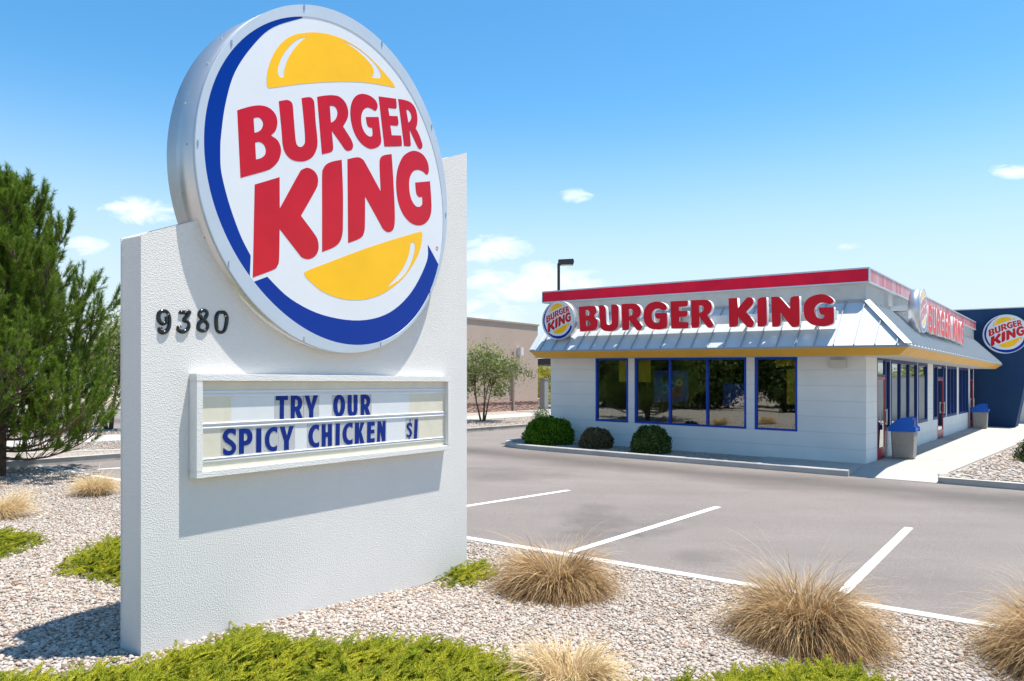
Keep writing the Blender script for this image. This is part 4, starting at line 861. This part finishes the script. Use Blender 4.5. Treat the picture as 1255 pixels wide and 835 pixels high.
# ------------------------------------------------------------------ vegetation
def ribbon_mesh(starts, pathfn, n, seg, width):
    pass
def blades(n, R, Hh, name, m, parent, seed=0, w=(.0016, .0032), lean=1.0, root=.16, upright=0, seg=7, wind=(0, 0)):
    r = np.random.default_rng(seed)
    az = r.uniform(0, 2*np.pi, n); u = r.random(n)**.75; th = (.06+1.18*u*lean)*(1-upright)+upright*.3*u     # launch angle from vertical
    Ln = (R*.62+Hh*.55)*r.uniform(.55, 1.12, n); Ln *= 1+.16*np.sin(az*2+seed*2)+.10*np.sin(az*5+seed)
    rr = root*np.sqrt(r.random(n)); a2 = az+r.normal(0, .5, n)
    p = np.stack([rr*np.cos(a2), rr*np.sin(a2), np.zeros(n)], 1)
    ang = th.copy(); curl = r.uniform(.55, 1.5, n)*(1-upright*.7)/seg*(1+.25*u)
    pts = [p.copy()]; saz = az+r.normal(0, .42, n)
    for i in range(seg):
        d = np.stack([np.sin(ang)*np.cos(saz), np.sin(ang)*np.sin(saz), np.cos(ang)], 1); d[:, 0] += wind[0]*i/seg; d[:, 1] += wind[1]*i/seg
        d += r.normal(0, .09, (n, 3))
        p = p+d*(Ln/seg)[:, None]; p[:, 2] = np.maximum(p[:, 2], .01+.02*r.random(n)); pts.append(p.copy()); ang = np.minimum(ang+curl*(1+i*.25), 2.5); saz = saz+r.normal(0, .08, n)
    pts = np.stack(pts, 1); wd = r.uniform(*w, n); face = r.uniform(0, 2*np.pi, n); side = np.stack([np.cos(face), np.sin(face), .3*np.ones(n)], 1)
    prof = np.array([1]*(seg-2)+[.8, .55, .12])[None, :, None]
    A = pts-side[:, None]*wd[:, None, None]*prof; Bq = pts+side[:, None]*wd[:, None, None]*prof
    V = np.stack([A, Bq], 2).reshape(-1, 3); k = (seg+1)*2; b = np.arange(n)[:, None]*k
    Fc = np.concatenate([np.stack([b[:, 0]+2*i, b[:, 0]+2*i+1, b[:, 0]+2*i+3, b[:, 0]+2*i+2], 1) for i in range(seg)])
    return np_mesh(V, Fc, name, m, parent)
def grass(x, y, R, Hh, n, label, seed, m='straw', grp='dry ornamental grass clumps', **k):
    o = empty('grass_clump', (x, y, hg(x, y)), 0, label, 'grass clump', grp)
    blades(n, R, Hh, 'blades', m, o, seed, wind=((.12, .05), (-.14, .06), (.05, -.15))[seed % 3], **k)
    blades(n//5, R*1.28, Hh*1.3, 'seed_stalks', 'straw_pale', o, seed+50, w=(.0007, .0012), lean=.75, root=.12, wind=(-.12, 0))
    return o
grass(.43, 7.18, .50, .50, 5600, 'bushy tan ornamental grass clump next to the monument wall, left of the parking line', 1)
grass(2.33, 5.98, .64, .47, 7000, 'bushy tan ornamental grass clump in the middle, at the foot of the nearest parking line', 2)
grass(4.03, 5.42, .64, .54, 6500, 'tan ornamental grass clump cut by the right edge', 3)
grass(.36, 4.80, .36, .26, 2300, 'small pale yellow grass tuft low in front among the junipers', 4, 'straw_pale', lean=1.0, upright=.15)
g5 = G(117, 606); grass(g5.x, g5.y, .42, .34, 1800, 'pale wispy grass tuft left of the monument wall near the edging', 5, 'straw_pale', upright=.35)
g6 = G(-2, 640); grass(g6.x, g6.y, .46, .36, 1800, 'pale dry grass tuft at the left edge below the pine', 6, 'straw_pale', upright=.2)

# juniper: feathery sprays
def sprig(r):
    """one spray: list of thin 3-sided tapering twigs (returns verts, tris); grows along +x, rising"""
    V = []; Fq = []
    def twig(p, d, L_, w):
        d = d/np.linalg.norm(d); a = np.cross(d, [0, 0, 1.]); a /= (np.linalg.norm(a)+1e-9); b = np.cross(d, a); o = len(V)
        m_ = p+d*L_*.45
        for q in range(3): t = q*2.094; V.append(p+(a*np.cos(t)+b*np.sin(t))*w*.7)
        for q in range(3): t = q*2.094+.5; V.append(m_+(a*np.cos(t)+b*np.sin(t))*w)
        V.append(p+d*L_)
        for q in range(3):
            s = (q+1) % 3; Fq.extend([(o+q, o+s, o+3+q), (o+s, o+3+s, o+3+q), (o+3+q, o+3+s, o+6)])
    n = 13; p = np.zeros(3); d = np.array([1., 0, .34]); L_ = r.uniform(.15, .24)
    for i in range(n):
        d = d+np.array([0, r.normal(0, .06), -.03]); d /= np.linalg.norm(d); q = p+d*L_/n
        if i > 1:
            for s_ in (-1, 1):
                dd = d*1.1+np.array([-d[1], d[0], 0])*s_*r.uniform(.5, .9)+np.array([0, 0, r.uniform(.05, .5)])
                l = (.052*(1-i/n)**.7+.016)*r.uniform(.7, 1.25); twig(p, dd, l, .0031)
                e_ = dd/np.linalg.norm(dd)
                for f_, t_ in ((.35, 1), (.55, -1)):
                    d3 = e_*1.0+np.array([-e_[1], e_[0], 0])*t_*.8+np.array([0, 0, .25]); twig(p+e_*l*f_, d3, l*.5, .0026)
        twig(p, d, L_/n*1.6, .0032); p = q
    return np.array(V), np.array(Fq)
SPR = [sprig(np.random.default_rng(100+i)) for i in range(7)]
def juniper(inside, bbox, dens, name, label, seed, hmax=.16, ctr=None, grp='juniper patches on the gravel bed'):
    r = np.random.default_rng(seed); VV = []; FF = []; off = 0; area = (bbox[1]-bbox[0])*(bbox[3]-bbox[2]); c = []
    for _ in range(int(area*dens)):
        x = r.uniform(bbox[0], bbox[1]); y = r.uniform(bbox[2], bbox[3]); e = inside(x, y)
        if e <= 0: continue
        h = hmax*min(1, e*3.2)*(.55+.45*math.sin(x*9+math.sin(y*7)*2)**2)*r.uniform(.7, 1.35)
        lay = r.random(); z = hg(x, y)+h*lay
        V, Fq = SPR[r.integers(7)]; a = r.normal(.9 if ctr is None else math.atan2(y-ctr[1], x-ctr[0]), 1.0); s = r.uniform(.4, 1.0)*(.55+.45*min(1, e*3)); ti = r.normal(-.08, .28)+.25*lay
        ca, sa = math.cos(a), math.sin(a); ct, st = math.cos(ti), math.sin(ti)
        X = V[:, 0]*ct-V[:, 2]*st; Z = V[:, 0]*st+V[:, 2]*ct
        VV.append(np.stack([X*ca-V[:, 1]*sa, X*sa+V[:, 1]*ca, Z], 1)*s+[x, y, z]); FF.append(Fq+off); off += len(V); c.append((x, y))
    cc = np.mean(c, 0); V = np.concatenate(VV)-[cc[0], cc[1], 0]
    o = np_mesh(V, np.concatenate(FF), name, 'juniper'); o.location = (cc[0], cc[1], 0); tag(o, label, 'juniper', grp); return o
def near_poly(poly):
    P = [G(u, v, .13) for u, v in poly]; pl = [(p.x, p.y) for p in P]
    def f(x, y):
        ins = False; dmin = 9
        for i in range(len(pl)):
            (x1, y1), (x2, y2) = pl[i-1], pl[i]
            if (y1 > y) != (y2 > y) and x < (x2-x1)*(y-y1)/(y2-y1)+x1: ins = not ins
            t = max(0, min(1, ((x-x1)*(x2-x1)+(y-y1)*(y2-y1))/((x2-x1)**2+(y2-y1)**2+1e-9))); dmin = min(dmin, math.hypot(x-x1-t*(x2-x1), y-y1-t*(y2-y1)))
        dmin += .07*math.sin(x*17+2*math.sin(y*11))*math.sin(y*15)+.03*math.sin(x*41)*math.sin(y*37)
        return dmin if ins else -1
    xs = [p[0] for p in pl]; ys = [p[1] for p in pl]; return f, (min(xs), max(xs), min(ys), max(ys))
JP = [([(-80, 832), (60, 834), (150, 826), (225, 804), (290, 782), (400, 792), (480, 786), (560, 788), (620, 806), (670, 830), (660, 960), (200, 1000), (-150, 1000)], 1500, 'bright green juniper spreading along the bottom edge in front of the monument wall', .10),
      ([(760, 842), (840, 828), (890, 812), (950, 803), (1010, 800), (1070, 812), (1120, 838), (1160, 960), (740, 960)], 1350, 'bright green juniper along the bottom edge in front of the middle grass clump', .08),
      ([(640, 845), (700, 835), (780, 840), (850, 850), (840, 960), (620, 960)], 1100, 'thin strip of juniper at the bottom edge around the pale grass tuft', .05),
      ([(60, 702), (80, 680), (120, 662), (160, 655), (240, 680), (300, 720), (260, 735), (150, 722), (100, 710)], 1000, 'low green juniper patch just left of the monument wall', .09),
      ([(-60, 680), (-50, 655), (0, 650), (45, 652), (55, 662), (30, 675), (-10, 690)], 800, 'low green juniper patch at the left edge', .08),
      ([(520, 690), (545, 678), (590, 676), (612, 684), (600, 695), (575, 702), (540, 704)], 900, 'small green juniper patch peeping out behind the right end of the monument wall', .05),
      ([(286, 775), (300, 768), (325, 772), (335, 785), (310, 795), (288, 788)], 1200, 'little juniper tuft growing against the foot of the monument wall', .08)]
for i, (pl, dn, lb, hm) in enumerate(JP):
    f, bb = near_poly(pl); juniper(f, bb, dn, 'juniper_patch', lb, 300+i, hm)

def leaves_mesh(C, N, size, name, m, parent, seed, aspect=2.2):
    r = np.random.default_rng(seed); n = len(C); a = r.normal(size=(n, 3)); a = a*.8+N*.9; a /= np.linalg.norm(a, axis=1)[:, None]
    b = np.cross(a, r.normal(size=(n, 3))); b /= np.linalg.norm(b, axis=1)[:, None]; c = np.cross(a, b); s = (size*r.uniform(.6, 1.3, n))[:, None]
    V = np.stack([C-b*s*aspect/2, C+c*s*.5+a*s*.1, C+b*s*aspect/2, C-c*s*.5+a*s*.1], 1).reshape(-1, 3)
    return np_mesh(V, np.arange(4*n).reshape(-1, 4), name, m, parent)
def clipped(u, v, rx, rz, m, label, seed, n=9000, off=.45, sq=2.6):
    p = G(u, v, .1); p += Vector((.2, .98, 0))*off; o = empty('clipped_shrub', p, 0, label, 'shrub', 'clipped shrubs along the restaurant front')
    r = np.random.default_rng(seed); th = r.uniform(0, 6.283, n); zz = np.where(r.random(n) < .42, 1-.5*r.random(n)**2, r.random(n)); top = r.random(n) < .38
    hz = np.where(top, (1-np.sqrt(r.random(n))**sq)**(1/sq), zz); hr = np.where(top, np.clip(1-hz**sq, 0, 1)**(1/sq), np.clip(1-zz**sq, 0, 1)**(1/sq))*(.90+.10*np.minimum(1, hz*4))
    lump = 1+.05*np.sin(th*5+seed+hz*4)+.035*np.sin(th*11+hz*9+seed)+.03*np.sin(hz*17+th*3); k = lump*(1-np.abs(r.normal(0, .07, n)))
    C = np.stack([hr*np.cos(th)*rx, hr*np.sin(th)*rx*.85, hz*rz*(.9+.1*k)], 1)*k[:, None]*[1, 1, 1/1]; C[:, 2] = np.maximum(C[:, 2], .02)
    d = np.stack([np.cos(th)*hr, np.sin(th)*hr, hz-.3], 1); d /= np.linalg.norm(d, axis=1)[:, None]
    st = r.choice(n, 420); C = np.concatenate([C, C[st]*[1.06, 1.06, 1.05]]); d = np.concatenate([d, d[st]]); leaves_mesh(C, d*.5, .036, 'foliage', m, o, seed, 1.7)
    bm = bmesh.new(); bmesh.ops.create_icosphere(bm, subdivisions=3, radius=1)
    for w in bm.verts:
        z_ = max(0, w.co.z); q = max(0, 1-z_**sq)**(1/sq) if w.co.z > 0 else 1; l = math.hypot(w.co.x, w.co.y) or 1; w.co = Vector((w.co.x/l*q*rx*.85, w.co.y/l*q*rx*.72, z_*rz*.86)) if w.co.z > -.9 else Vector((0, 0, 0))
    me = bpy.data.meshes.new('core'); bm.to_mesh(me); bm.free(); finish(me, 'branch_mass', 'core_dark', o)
    return o
clipped(668, 547, .76, .75, 'leaf_green', 'big bright green clipped shrub at the left end of the kerbed strip', 11, 13000, .72)
clipped(729, 551, .47, .53, 'leaf_dull', 'small brownish clipped shrub between the two green ones', 12, 8000, .40)
clipped(797, 557.5, .53, .67, 'leaf_dark', 'dark green clipped shrub under the wide window', 13, 9000, .45)
def tube_obj(paths, name, m, parent, n=6):
    mb = MB()
    for p, rd_ in paths: mb.tube(p, rd_, n)
    return mb.build(name, m, parent, smooth=True, recalc=False)
def tree(x, y, z, H_, R, zc, m, label, seed, cat='tree', name='tree', ncl=60, nl=260, ls=.05, stems=1, bark='bark', cl=.34, grp=None, asp=2.2, spread=.25):
    r = random.Random(seed); rr = np.random.default_rng(seed); o = empty(name, (x, y, z), 0, label, cat, grp); paths = []; cls = []
    for i in range(ncl):
        while True:
            d = Vector((r.uniform(-1, 1), r.uniform(-1, 1), r.uniform(-1, 1)))
            if .25 < d.length < 1: break
        k = 1+.15*math.sin(d.x*5+seed)+.12*math.sin(d.y*6+d.z*4)
        cls.append(Vector((d.x*R*k, d.y*R*k, zc+d.z*(H_-zc)*k)))
    tops = []
    for s in range(stems):
        a = 6.283*s/stems+r.random(); e = Vector((math.cos(a)*R*spread*(stems > 1), math.sin(a)*R*spread*(stems > 1), zc-.35*(H_-zc))); b0 = Vector((math.cos(a)*.06*(stems > 1), math.sin(a)*.06*(stems > 1), 0))
        mid = (b0+e)*.5+Vector((r.uniform(-.1, .1), r.uniform(-.1, .1), 0)); tr = .035*H_/math.sqrt(stems)*.62
        paths.append(([b0-Vector((0, 0, .1)), mid, e], [tr*1.25, tr*.85, tr*.6])); tops.append((e, tr))
    for c in cls:
        e, tr = min(tops, key=lambda t: (t[0]-c).length); m1 = e.lerp(c, .5)+Vector((r.uniform(-.1, .1), r.uniform(-.1, .1), .12*R)); paths.append(([e-Vector((0, 0, .15*R*r.random())), m1, c], [tr*.38, tr*.2, tr*.06]))
    tube_obj(paths, 'trunk', bark, o, 5)
    C = []; N = []
    for c in cls:
        k = int(nl*r.uniform(.5, 1.3)); p = rr.normal(0, 1, (k, 3)); p *= [cl*R*.55, cl*R*.55, cl*R*.45]; C.append(p+np.array(c)); N.append(p/(np.linalg.norm(p, axis=1)[:, None]+1e-6)*.5+[0, 0, .5])
    leaves_mesh(np.concatenate(C), np.concatenate(N), ls, 'crown', m, o, seed, asp); return o
wp = toW(16.5, -5.9, 0)
tree(-1.25, 32.0, .36, 3.35, 1.75, 2.15, 'willow', 'loose light green desert willow with several thin stems in front of the tan building', 21, name='desert_willow', ncl=75, nl=95, ls=.05, stems=5, bark='bark', cl=.3, asp=3.2)
tree(-13.6, 25.2, .45, 4.2, 1.7, 2.6, 'willow', 'light green leafy tree half hidden between the pine and the monument wall', 22, name='leafy_tree', ncl=70, nl=170, ls=.05, stems=2, asp=2.6)
tree(*away(670, 78, .3), 4.2, 2.2, 2.4, 'leaf_yellow', 'yellow flowering tree far away in the gap beside the restaurant', 23, name='yellow_tree', ncl=40, nl=150, ls=.09)
def bush(x, y, z, R, Hh, m, label, seed, n=3500, ls=.03, name='bush', grp=None):
    o = empty(name, (x, y, z), 0, label, 'bush', grp); r = np.random.default_rng(seed); d = r.normal(size=(n, 3)); d[:, 2] = np.abs(d[:, 2]); d /= np.linalg.norm(d, axis=1)[:, None]
    rad = (r.random(n)**.4)*(1+.2*np.sin(d[:, 0]*7+seed)*np.sin(d[:, 1]*6)+.12*np.sin(d[:, 2]*9)); C = d*rad[:, None]*[R, R, Hh]; leaves_mesh(C, d, ls, 'foliage', m, o, seed, 2.6)
    rr = random.Random(seed); tube_obj([([(0, 0, -.05), (a*R*.3, b*R*.3, Hh*.5), (a*R*.8, b*R*.8, Hh*.85)], [.012, .008, .003]) for a, b in [(rr.uniform(-1, 1), rr.uniform(-1, 1)) for _ in range(14)]], 'stem', 'twig', o, 4); return o
bush(*away(664, 28, .30), .52, .72, 'leaf_grey', 'grey-green feathery bush beside the left wall end of the restaurant', 31)
b_ = toW(-2.95, -3.6); bush(b_.x, b_.y, .12, .36, .5, 'leaf_dark', 'small green bush in the cobbles at the right edge', 32, 2200)
f_ = toW(9.6, -16); bush(*away(672, 60, .3), .9, 1.0, 'leaf_yellow', 'small yellow-green bush at the foot of the far yellow tree', 33, 1500, .05)

# pines
def pine(x, y, z, H_, R, label, seed, nsh=1500, nn=64, nl=.075, grp=None, low=.42, w=.0032):
    r = random.Random(seed); rr = np.random.default_rng(seed); o = empty('pine_tree', (x, y, z), 0, label, 'pine tree', grp)
    paths = [([(0, 0, -.2), (.05, .03, H_*.35), (-.03, .04, H_*.7), (.02, 0, H_*.98)], [.15*R/2.6, .11*R/2.6, .06*R/2.6, .012])]
    sh = []                                     # shoots: (pos, dir)
    nb = 92
    for i in range(nb):
        t = (i/nb)**1.12; zb = low+(H_*.97-low)*t; prof = (1-t)**.62*(.80+.20*min(1, (t+.06)/.16)); L_ = R*prof*r.uniform(.6, 1.15)+.15
        a = i*2.399+r.uniform(-.3, .3); up = .05+.5*t; P = [Vector((0, 0, zb))]; d = Vector((math.cos(a), math.sin(a), up*.55-.04-.22*max(0, 1-t*5))).normalized(); n = 6
        for k in range(n): d = (d+Vector((0, 0, .10+.05*k*.5))+Vector((r.uniform(-.1, .1), r.uniform(-.1, .1), 0))).normalized(); P.append(P[-1]+d*L_/n)
        br = .034*(L_/R)+.006; paths.append((P, [br*(1-.8*k/n) for k in range(n+1)]))
        for k in range(2, n+1):
            m_ = 4 if k < n else 5
            for _ in range(m_+int(3*L_/R)):
                q = P[k-1].lerp(P[k], r.random()); dd = (P[k]-P[k-1]).normalized(); s2 = Vector((r.uniform(-1, 1), r.uniform(-1, 1), r.uniform(-.2, .7))); d2 = (dd*.6+s2*.8+Vector((0, 0, .25))).normalized(); l2 = L_*.26*r.uniform(.5, 1.2)+.08
                m1 = q+d2*l2*.6; d3 = (d2+Vector((0, 0, .55))).normalized(); e = m1+d3*l2*.5; paths.append(([q, m1, e], [.009, .006, .004]))
                sh.append((m1-d2*.05, d2)); sh.append((e-d3*.10, d3)); sh.append((e-d3*.02, (d3+Vector((0, 0, .5))).normalized()))
                if r.random() < .3: sd_ = (d3+Vector((r.uniform(-1, 1), r.uniform(-1, 1), .3))).normalized(); sh.append((m1, sd_))
    for k in range(8): sh.append((Vector((r.uniform(-.1, .1), r.uniform(-.1, .1), H_-.5+.07*k)), Vector((r.uniform(-.4, .4), r.uniform(-.4, .4), 1)).normalized()))
    r.shuffle(sh); sh = sh[:nsh]
    tube_obj(paths, 'trunk', 'bark', o, 5)
    P0 = np.array([s[0][:] for s in sh]); D = np.array([s[1][:] for s in sh]); m_ = len(sh)
    t = rr.random((m_, nn)); L2 = rr.uniform(.16, .30, (m_, 1)); base = P0[:, None]+D[:, None]*(t*L2)[..., None]
    q = rr.normal(size=(m_, nn, 3)); q -= (q*D[:, None]).sum(-1, keepdims=True)*D[:, None]; q /= np.linalg.norm(q, axis=-1, keepdims=True)
    nd = q*rr.uniform(.45, .95, (m_, nn, 1))+D[:, None]*rr.uniform(.5, 1.1, (m_, nn, 1)); nd /= np.linalg.norm(nd, axis=-1, keepdims=True)
    tip = base+nd*(nl*rr.uniform(.7, 1.2, (m_, nn)))[..., None]; sd_ = np.cross(nd, rr.normal(size=nd.shape)); sd_ /= np.linalg.norm(sd_, axis=-1, keepdims=True)
    V = np.stack([base-sd_*w, base+sd_*w, tip], 2).reshape(-1, 3); np_mesh(V, np.arange(len(V)).reshape(-1, 3), 'needles', 'pine', o); return o
pine(-10.1, 14.65, .15, 5.8, 2.7, 'big green pine tree at the left edge beside the monument wall', 41, nsh=6300, nn=88, nl=.105, w=.0046)
LBT = ['dark tree reflected in the right-hand front window', 'dark tree reflected in the wide front window', 'dark tree reflected in the narrow left front window', 'farthest dark tree left of the camera', 'low dark tree behind the gap between the reflected trees', 'dark tree far left beyond the pine']
for i, (x, y, h, R, sd_) in enumerate(((-18.5, 1.5, 6.5, 2.9, 51), (-20.5, 5.8, 6.0, 2.6, 52), (-22.5, 11.5, 6.5, 2.8, 53), (-26, -4.5, 7, 3.2, 54), (-27, 3.5, 5.5, 3.0, 55), (-29, 9, 6.5, 3.2, 56))):
    tree(x, y, T(x, y), h, R, h*.52, 'leaf_dark', LBT[i], sd_, name='shade_tree', ncl=85, nl=220, ls=.13, grp='trees left of the camera')
# scrub beyond the lot on the right, seen in the side windows
for i, (x, y, R, h) in enumerate(((33, 42, 2.5, 3.2), (38, 47, 3, 3.6), (44, 52, 3, 3.4), (36, 60, 3.5, 4), (52, 60, 3.5, 4))):
    tree(x, y, -.17, h, R, h*.55, 'willow', 'scrubby green tree %s the field right of the restaurant' % ['nearest in', 'second nearest in', 'in the middle of', 'left and far back in', 'farthest back in'][i], 60+i, name='scrub_tree', ncl=30, nl=120, ls=.14, grp='scrub trees right of the restaurant')

# ------------------------------------------------------------------ sky, sun, camera
w = bpy.data.worlds.new('World'); scene.world = w; w.use_nodes = True; nt = w.node_tree; bg = nt.nodes['Background']
sunv = (S_*.19+Vector((.823, -.567, 0))/4.7+Vector((0, 0, 1))).normalized(); el = math.asin(sunv.z); az = math.atan2(sunv.x, sunv.y)
sky = nt.nodes.new('ShaderNodeTexSky'); sky.sky_type = 'NISHITA'; sky.sun_disc = False; sky.sun_elevation = el; sky.sun_rotation = az
sky.altitude = 1600; sky.air_density = 1.0; sky.dust_density = 1.0; sky.ozone_density = 1.0
SKYS = .138
tc = nt.nodes.new('ShaderNodeTexCoord'); sp = nt.nodes.new('ShaderNodeSeparateXYZ'); link(nt, tc.outputs['Generated'], sp.inputs[0])
def mth(op, a, b=None, c=None, clamp=False):
    n = nt.nodes.new('ShaderNodeMath'); n.operation = op; n.use_clamp = clamp
    for i, v in enumerate((a, b, c)):
        if v is None: continue
        if isinstance(v, (int, float)): n.inputs[i].default_value = v
        else: link(nt, v, n.inputs[i])
    return n.outputs[0]
ysafe = mth('MAXIMUM', sp.outputs[1], .02); ax = mth('DIVIDE', sp.outputs[0], ysafe); azv = mth('DIVIDE', sp.outputs[2], ysafe); front = mth('GREATER_THAN', sp.outputs[1], .03)
cmb = nt.nodes.new('ShaderNodeCombineXYZ'); link(nt, ax, cmb.inputs[0]); link(nt, mth('MULTIPLY', azv, 2.2), cmb.inputs[1])
ns_ = nt.nodes.new('ShaderNodeTexNoise'); ns_.inputs['Scale'].default_value = 17; ns_.inputs['Detail'].default_value = 9; ns_.inputs['Roughness'].default_value = .62; ns_.inputs['Distortion'].default_value = .9
link(nt, cmb.outputs[0], ns_.inputs['Vector'])
tot = None                                     # banks of cloud low over the horizon: direction, half-width, half-height, weight
for (u, v, a, b, wt) in ((172, 258, 62, 20, 1.0), (105, 302, 34, 14, .75), (705, 238, 26, 13, .8), (600, 305, 60, 20, .95), (655, 347, 100, 30, 1.1), (1240, 210, 34, 11, .8), (596, 257, 8, 6, .6), (1042, 303, 18, 7, .35), (610, 385, 90, 24, .5), (690, 385, 50, 18, .45), (-240, 120, 150, 40, .8), (1500, 240, 160, 40, .8), (380, 330, 120, 30, .7)):
    dx = mth('MULTIPLY', mth('SUBTRACT', ax, (u-CX)/F), F/a); dz = mth('MULTIPLY', mth('SUBTRACT', azv, (HOR-v)/F), F/b)
    r2 = mth('ADD', mth('MULTIPLY', dx, dx), mth('MULTIPLY', dz, dz)); g = mth('MULTIPLY', mth('SUBTRACT', 1, r2, clamp=True), wt); tot = g if tot is None else mth('MAXIMUM', tot, g)
dens = mth('MULTIPLY', mth('SUBTRACT', mth('ADD', mth('MULTIPLY', tot, .62), mth('MULTIPLY', ns_.outputs['Fac'], 2.0)), 1.16), 1.5, clamp=True)
dens = mth('MULTIPLY', mth('MULTIPLY', dens, front), mth('GREATER_THAN', tot, .01)); dens = mth('MULTIPLY', dens, mth('MINIMUM', mth('MULTIPLY', tot, 4), 1))
hs = nt.nodes.new('ShaderNodeHueSaturation'); hs.inputs['Saturation'].default_value = 1.33; link(nt, sky.outputs[0], hs.inputs['Color'])
tint = nt.nodes.new('ShaderNodeMix'); tint.data_type = 'RGBA'; tint.blend_type = 'MULTIPLY'; tint.inputs[0].default_value = 1; link(nt, hs.outputs[0], tint.inputs[6]); tint.inputs[7].default_value = (1.02, 1.06, .90, 1)
# thin high veil thickening towards the horizon
mr = nt.nodes.new('ShaderNodeMapRange'); mr.interpolation_type = 'SMOOTHERSTEP'; mr.inputs[1].default_value = .40; mr.inputs[2].default_value = .02; link(nt, sp.outputs[2], mr.inputs['Value']); vl = mr.outputs[0]
n3 = nt.nodes.new('ShaderNodeTexNoise'); n3.inputs['Scale'].default_value = 2.3; n3.inputs['Detail'].default_value = 5; link(nt, tc.outputs['Generated'], n3.inputs['Vector'])
vl = mth('MULTIPLY', vl, mth('MULTIPLY_ADD', n3.outputs['Fac'], .3, .85))
veil = nt.nodes.new('ShaderNodeMix'); veil.data_type = 'RGBA'; link(nt, mth('MULTIPLY', vl, .92, clamp=True), veil.inputs[0]); link(nt, tint.outputs[2], veil.inputs[6]); veil.inputs[7].default_value = (2.85, 3.3, 3.6, 1)
mx = nt.nodes.new('ShaderNodeMix'); mx.data_type = 'RGBA'; link(nt, mth('MULTIPLY', dens, .95), mx.inputs[0]); link(nt, veil.outputs[2], mx.inputs[6]); mx.inputs[7].default_value = (4.6, 4.75, 4.9, 1)
link(nt, mx.outputs[2], bg.inputs[0]); bg.inputs[1].default_value = SKYS
sun = bpy.data.lights.new('sun', 'SUN'); sun.energy = 4.15; sun.angle = R_(.53); sun.color = (1, .945, .86); so = bpy.data.objects.new('sun', sun); COL.objects.link(so); so.rotation_euler = sunv.to_track_quat('Z', 'Y').to_euler()
cam = bpy.data.cameras.new('camera'); co = bpy.data.objects.new('camera', cam); COL.objects.link(co); co.location = (0, 0, CAMZ); co.rotation_euler = (R_(90), 0, 0)
cam.sensor_width = 36; cam.lens = 36*F/1255; cam.shift_y = (HOR-417.5)/1255; cam.clip_end = 20000; cam.clip_start = .05; scene.camera = co
scene.view_settings.view_transform = 'Standard'; scene.view_settings.look = 'None'; scene.view_settings.exposure = .95; scene.view_settings.gamma = 1
scene.cycles.max_bounces = 8; scene.cycles.transparent_max_bounces = 16
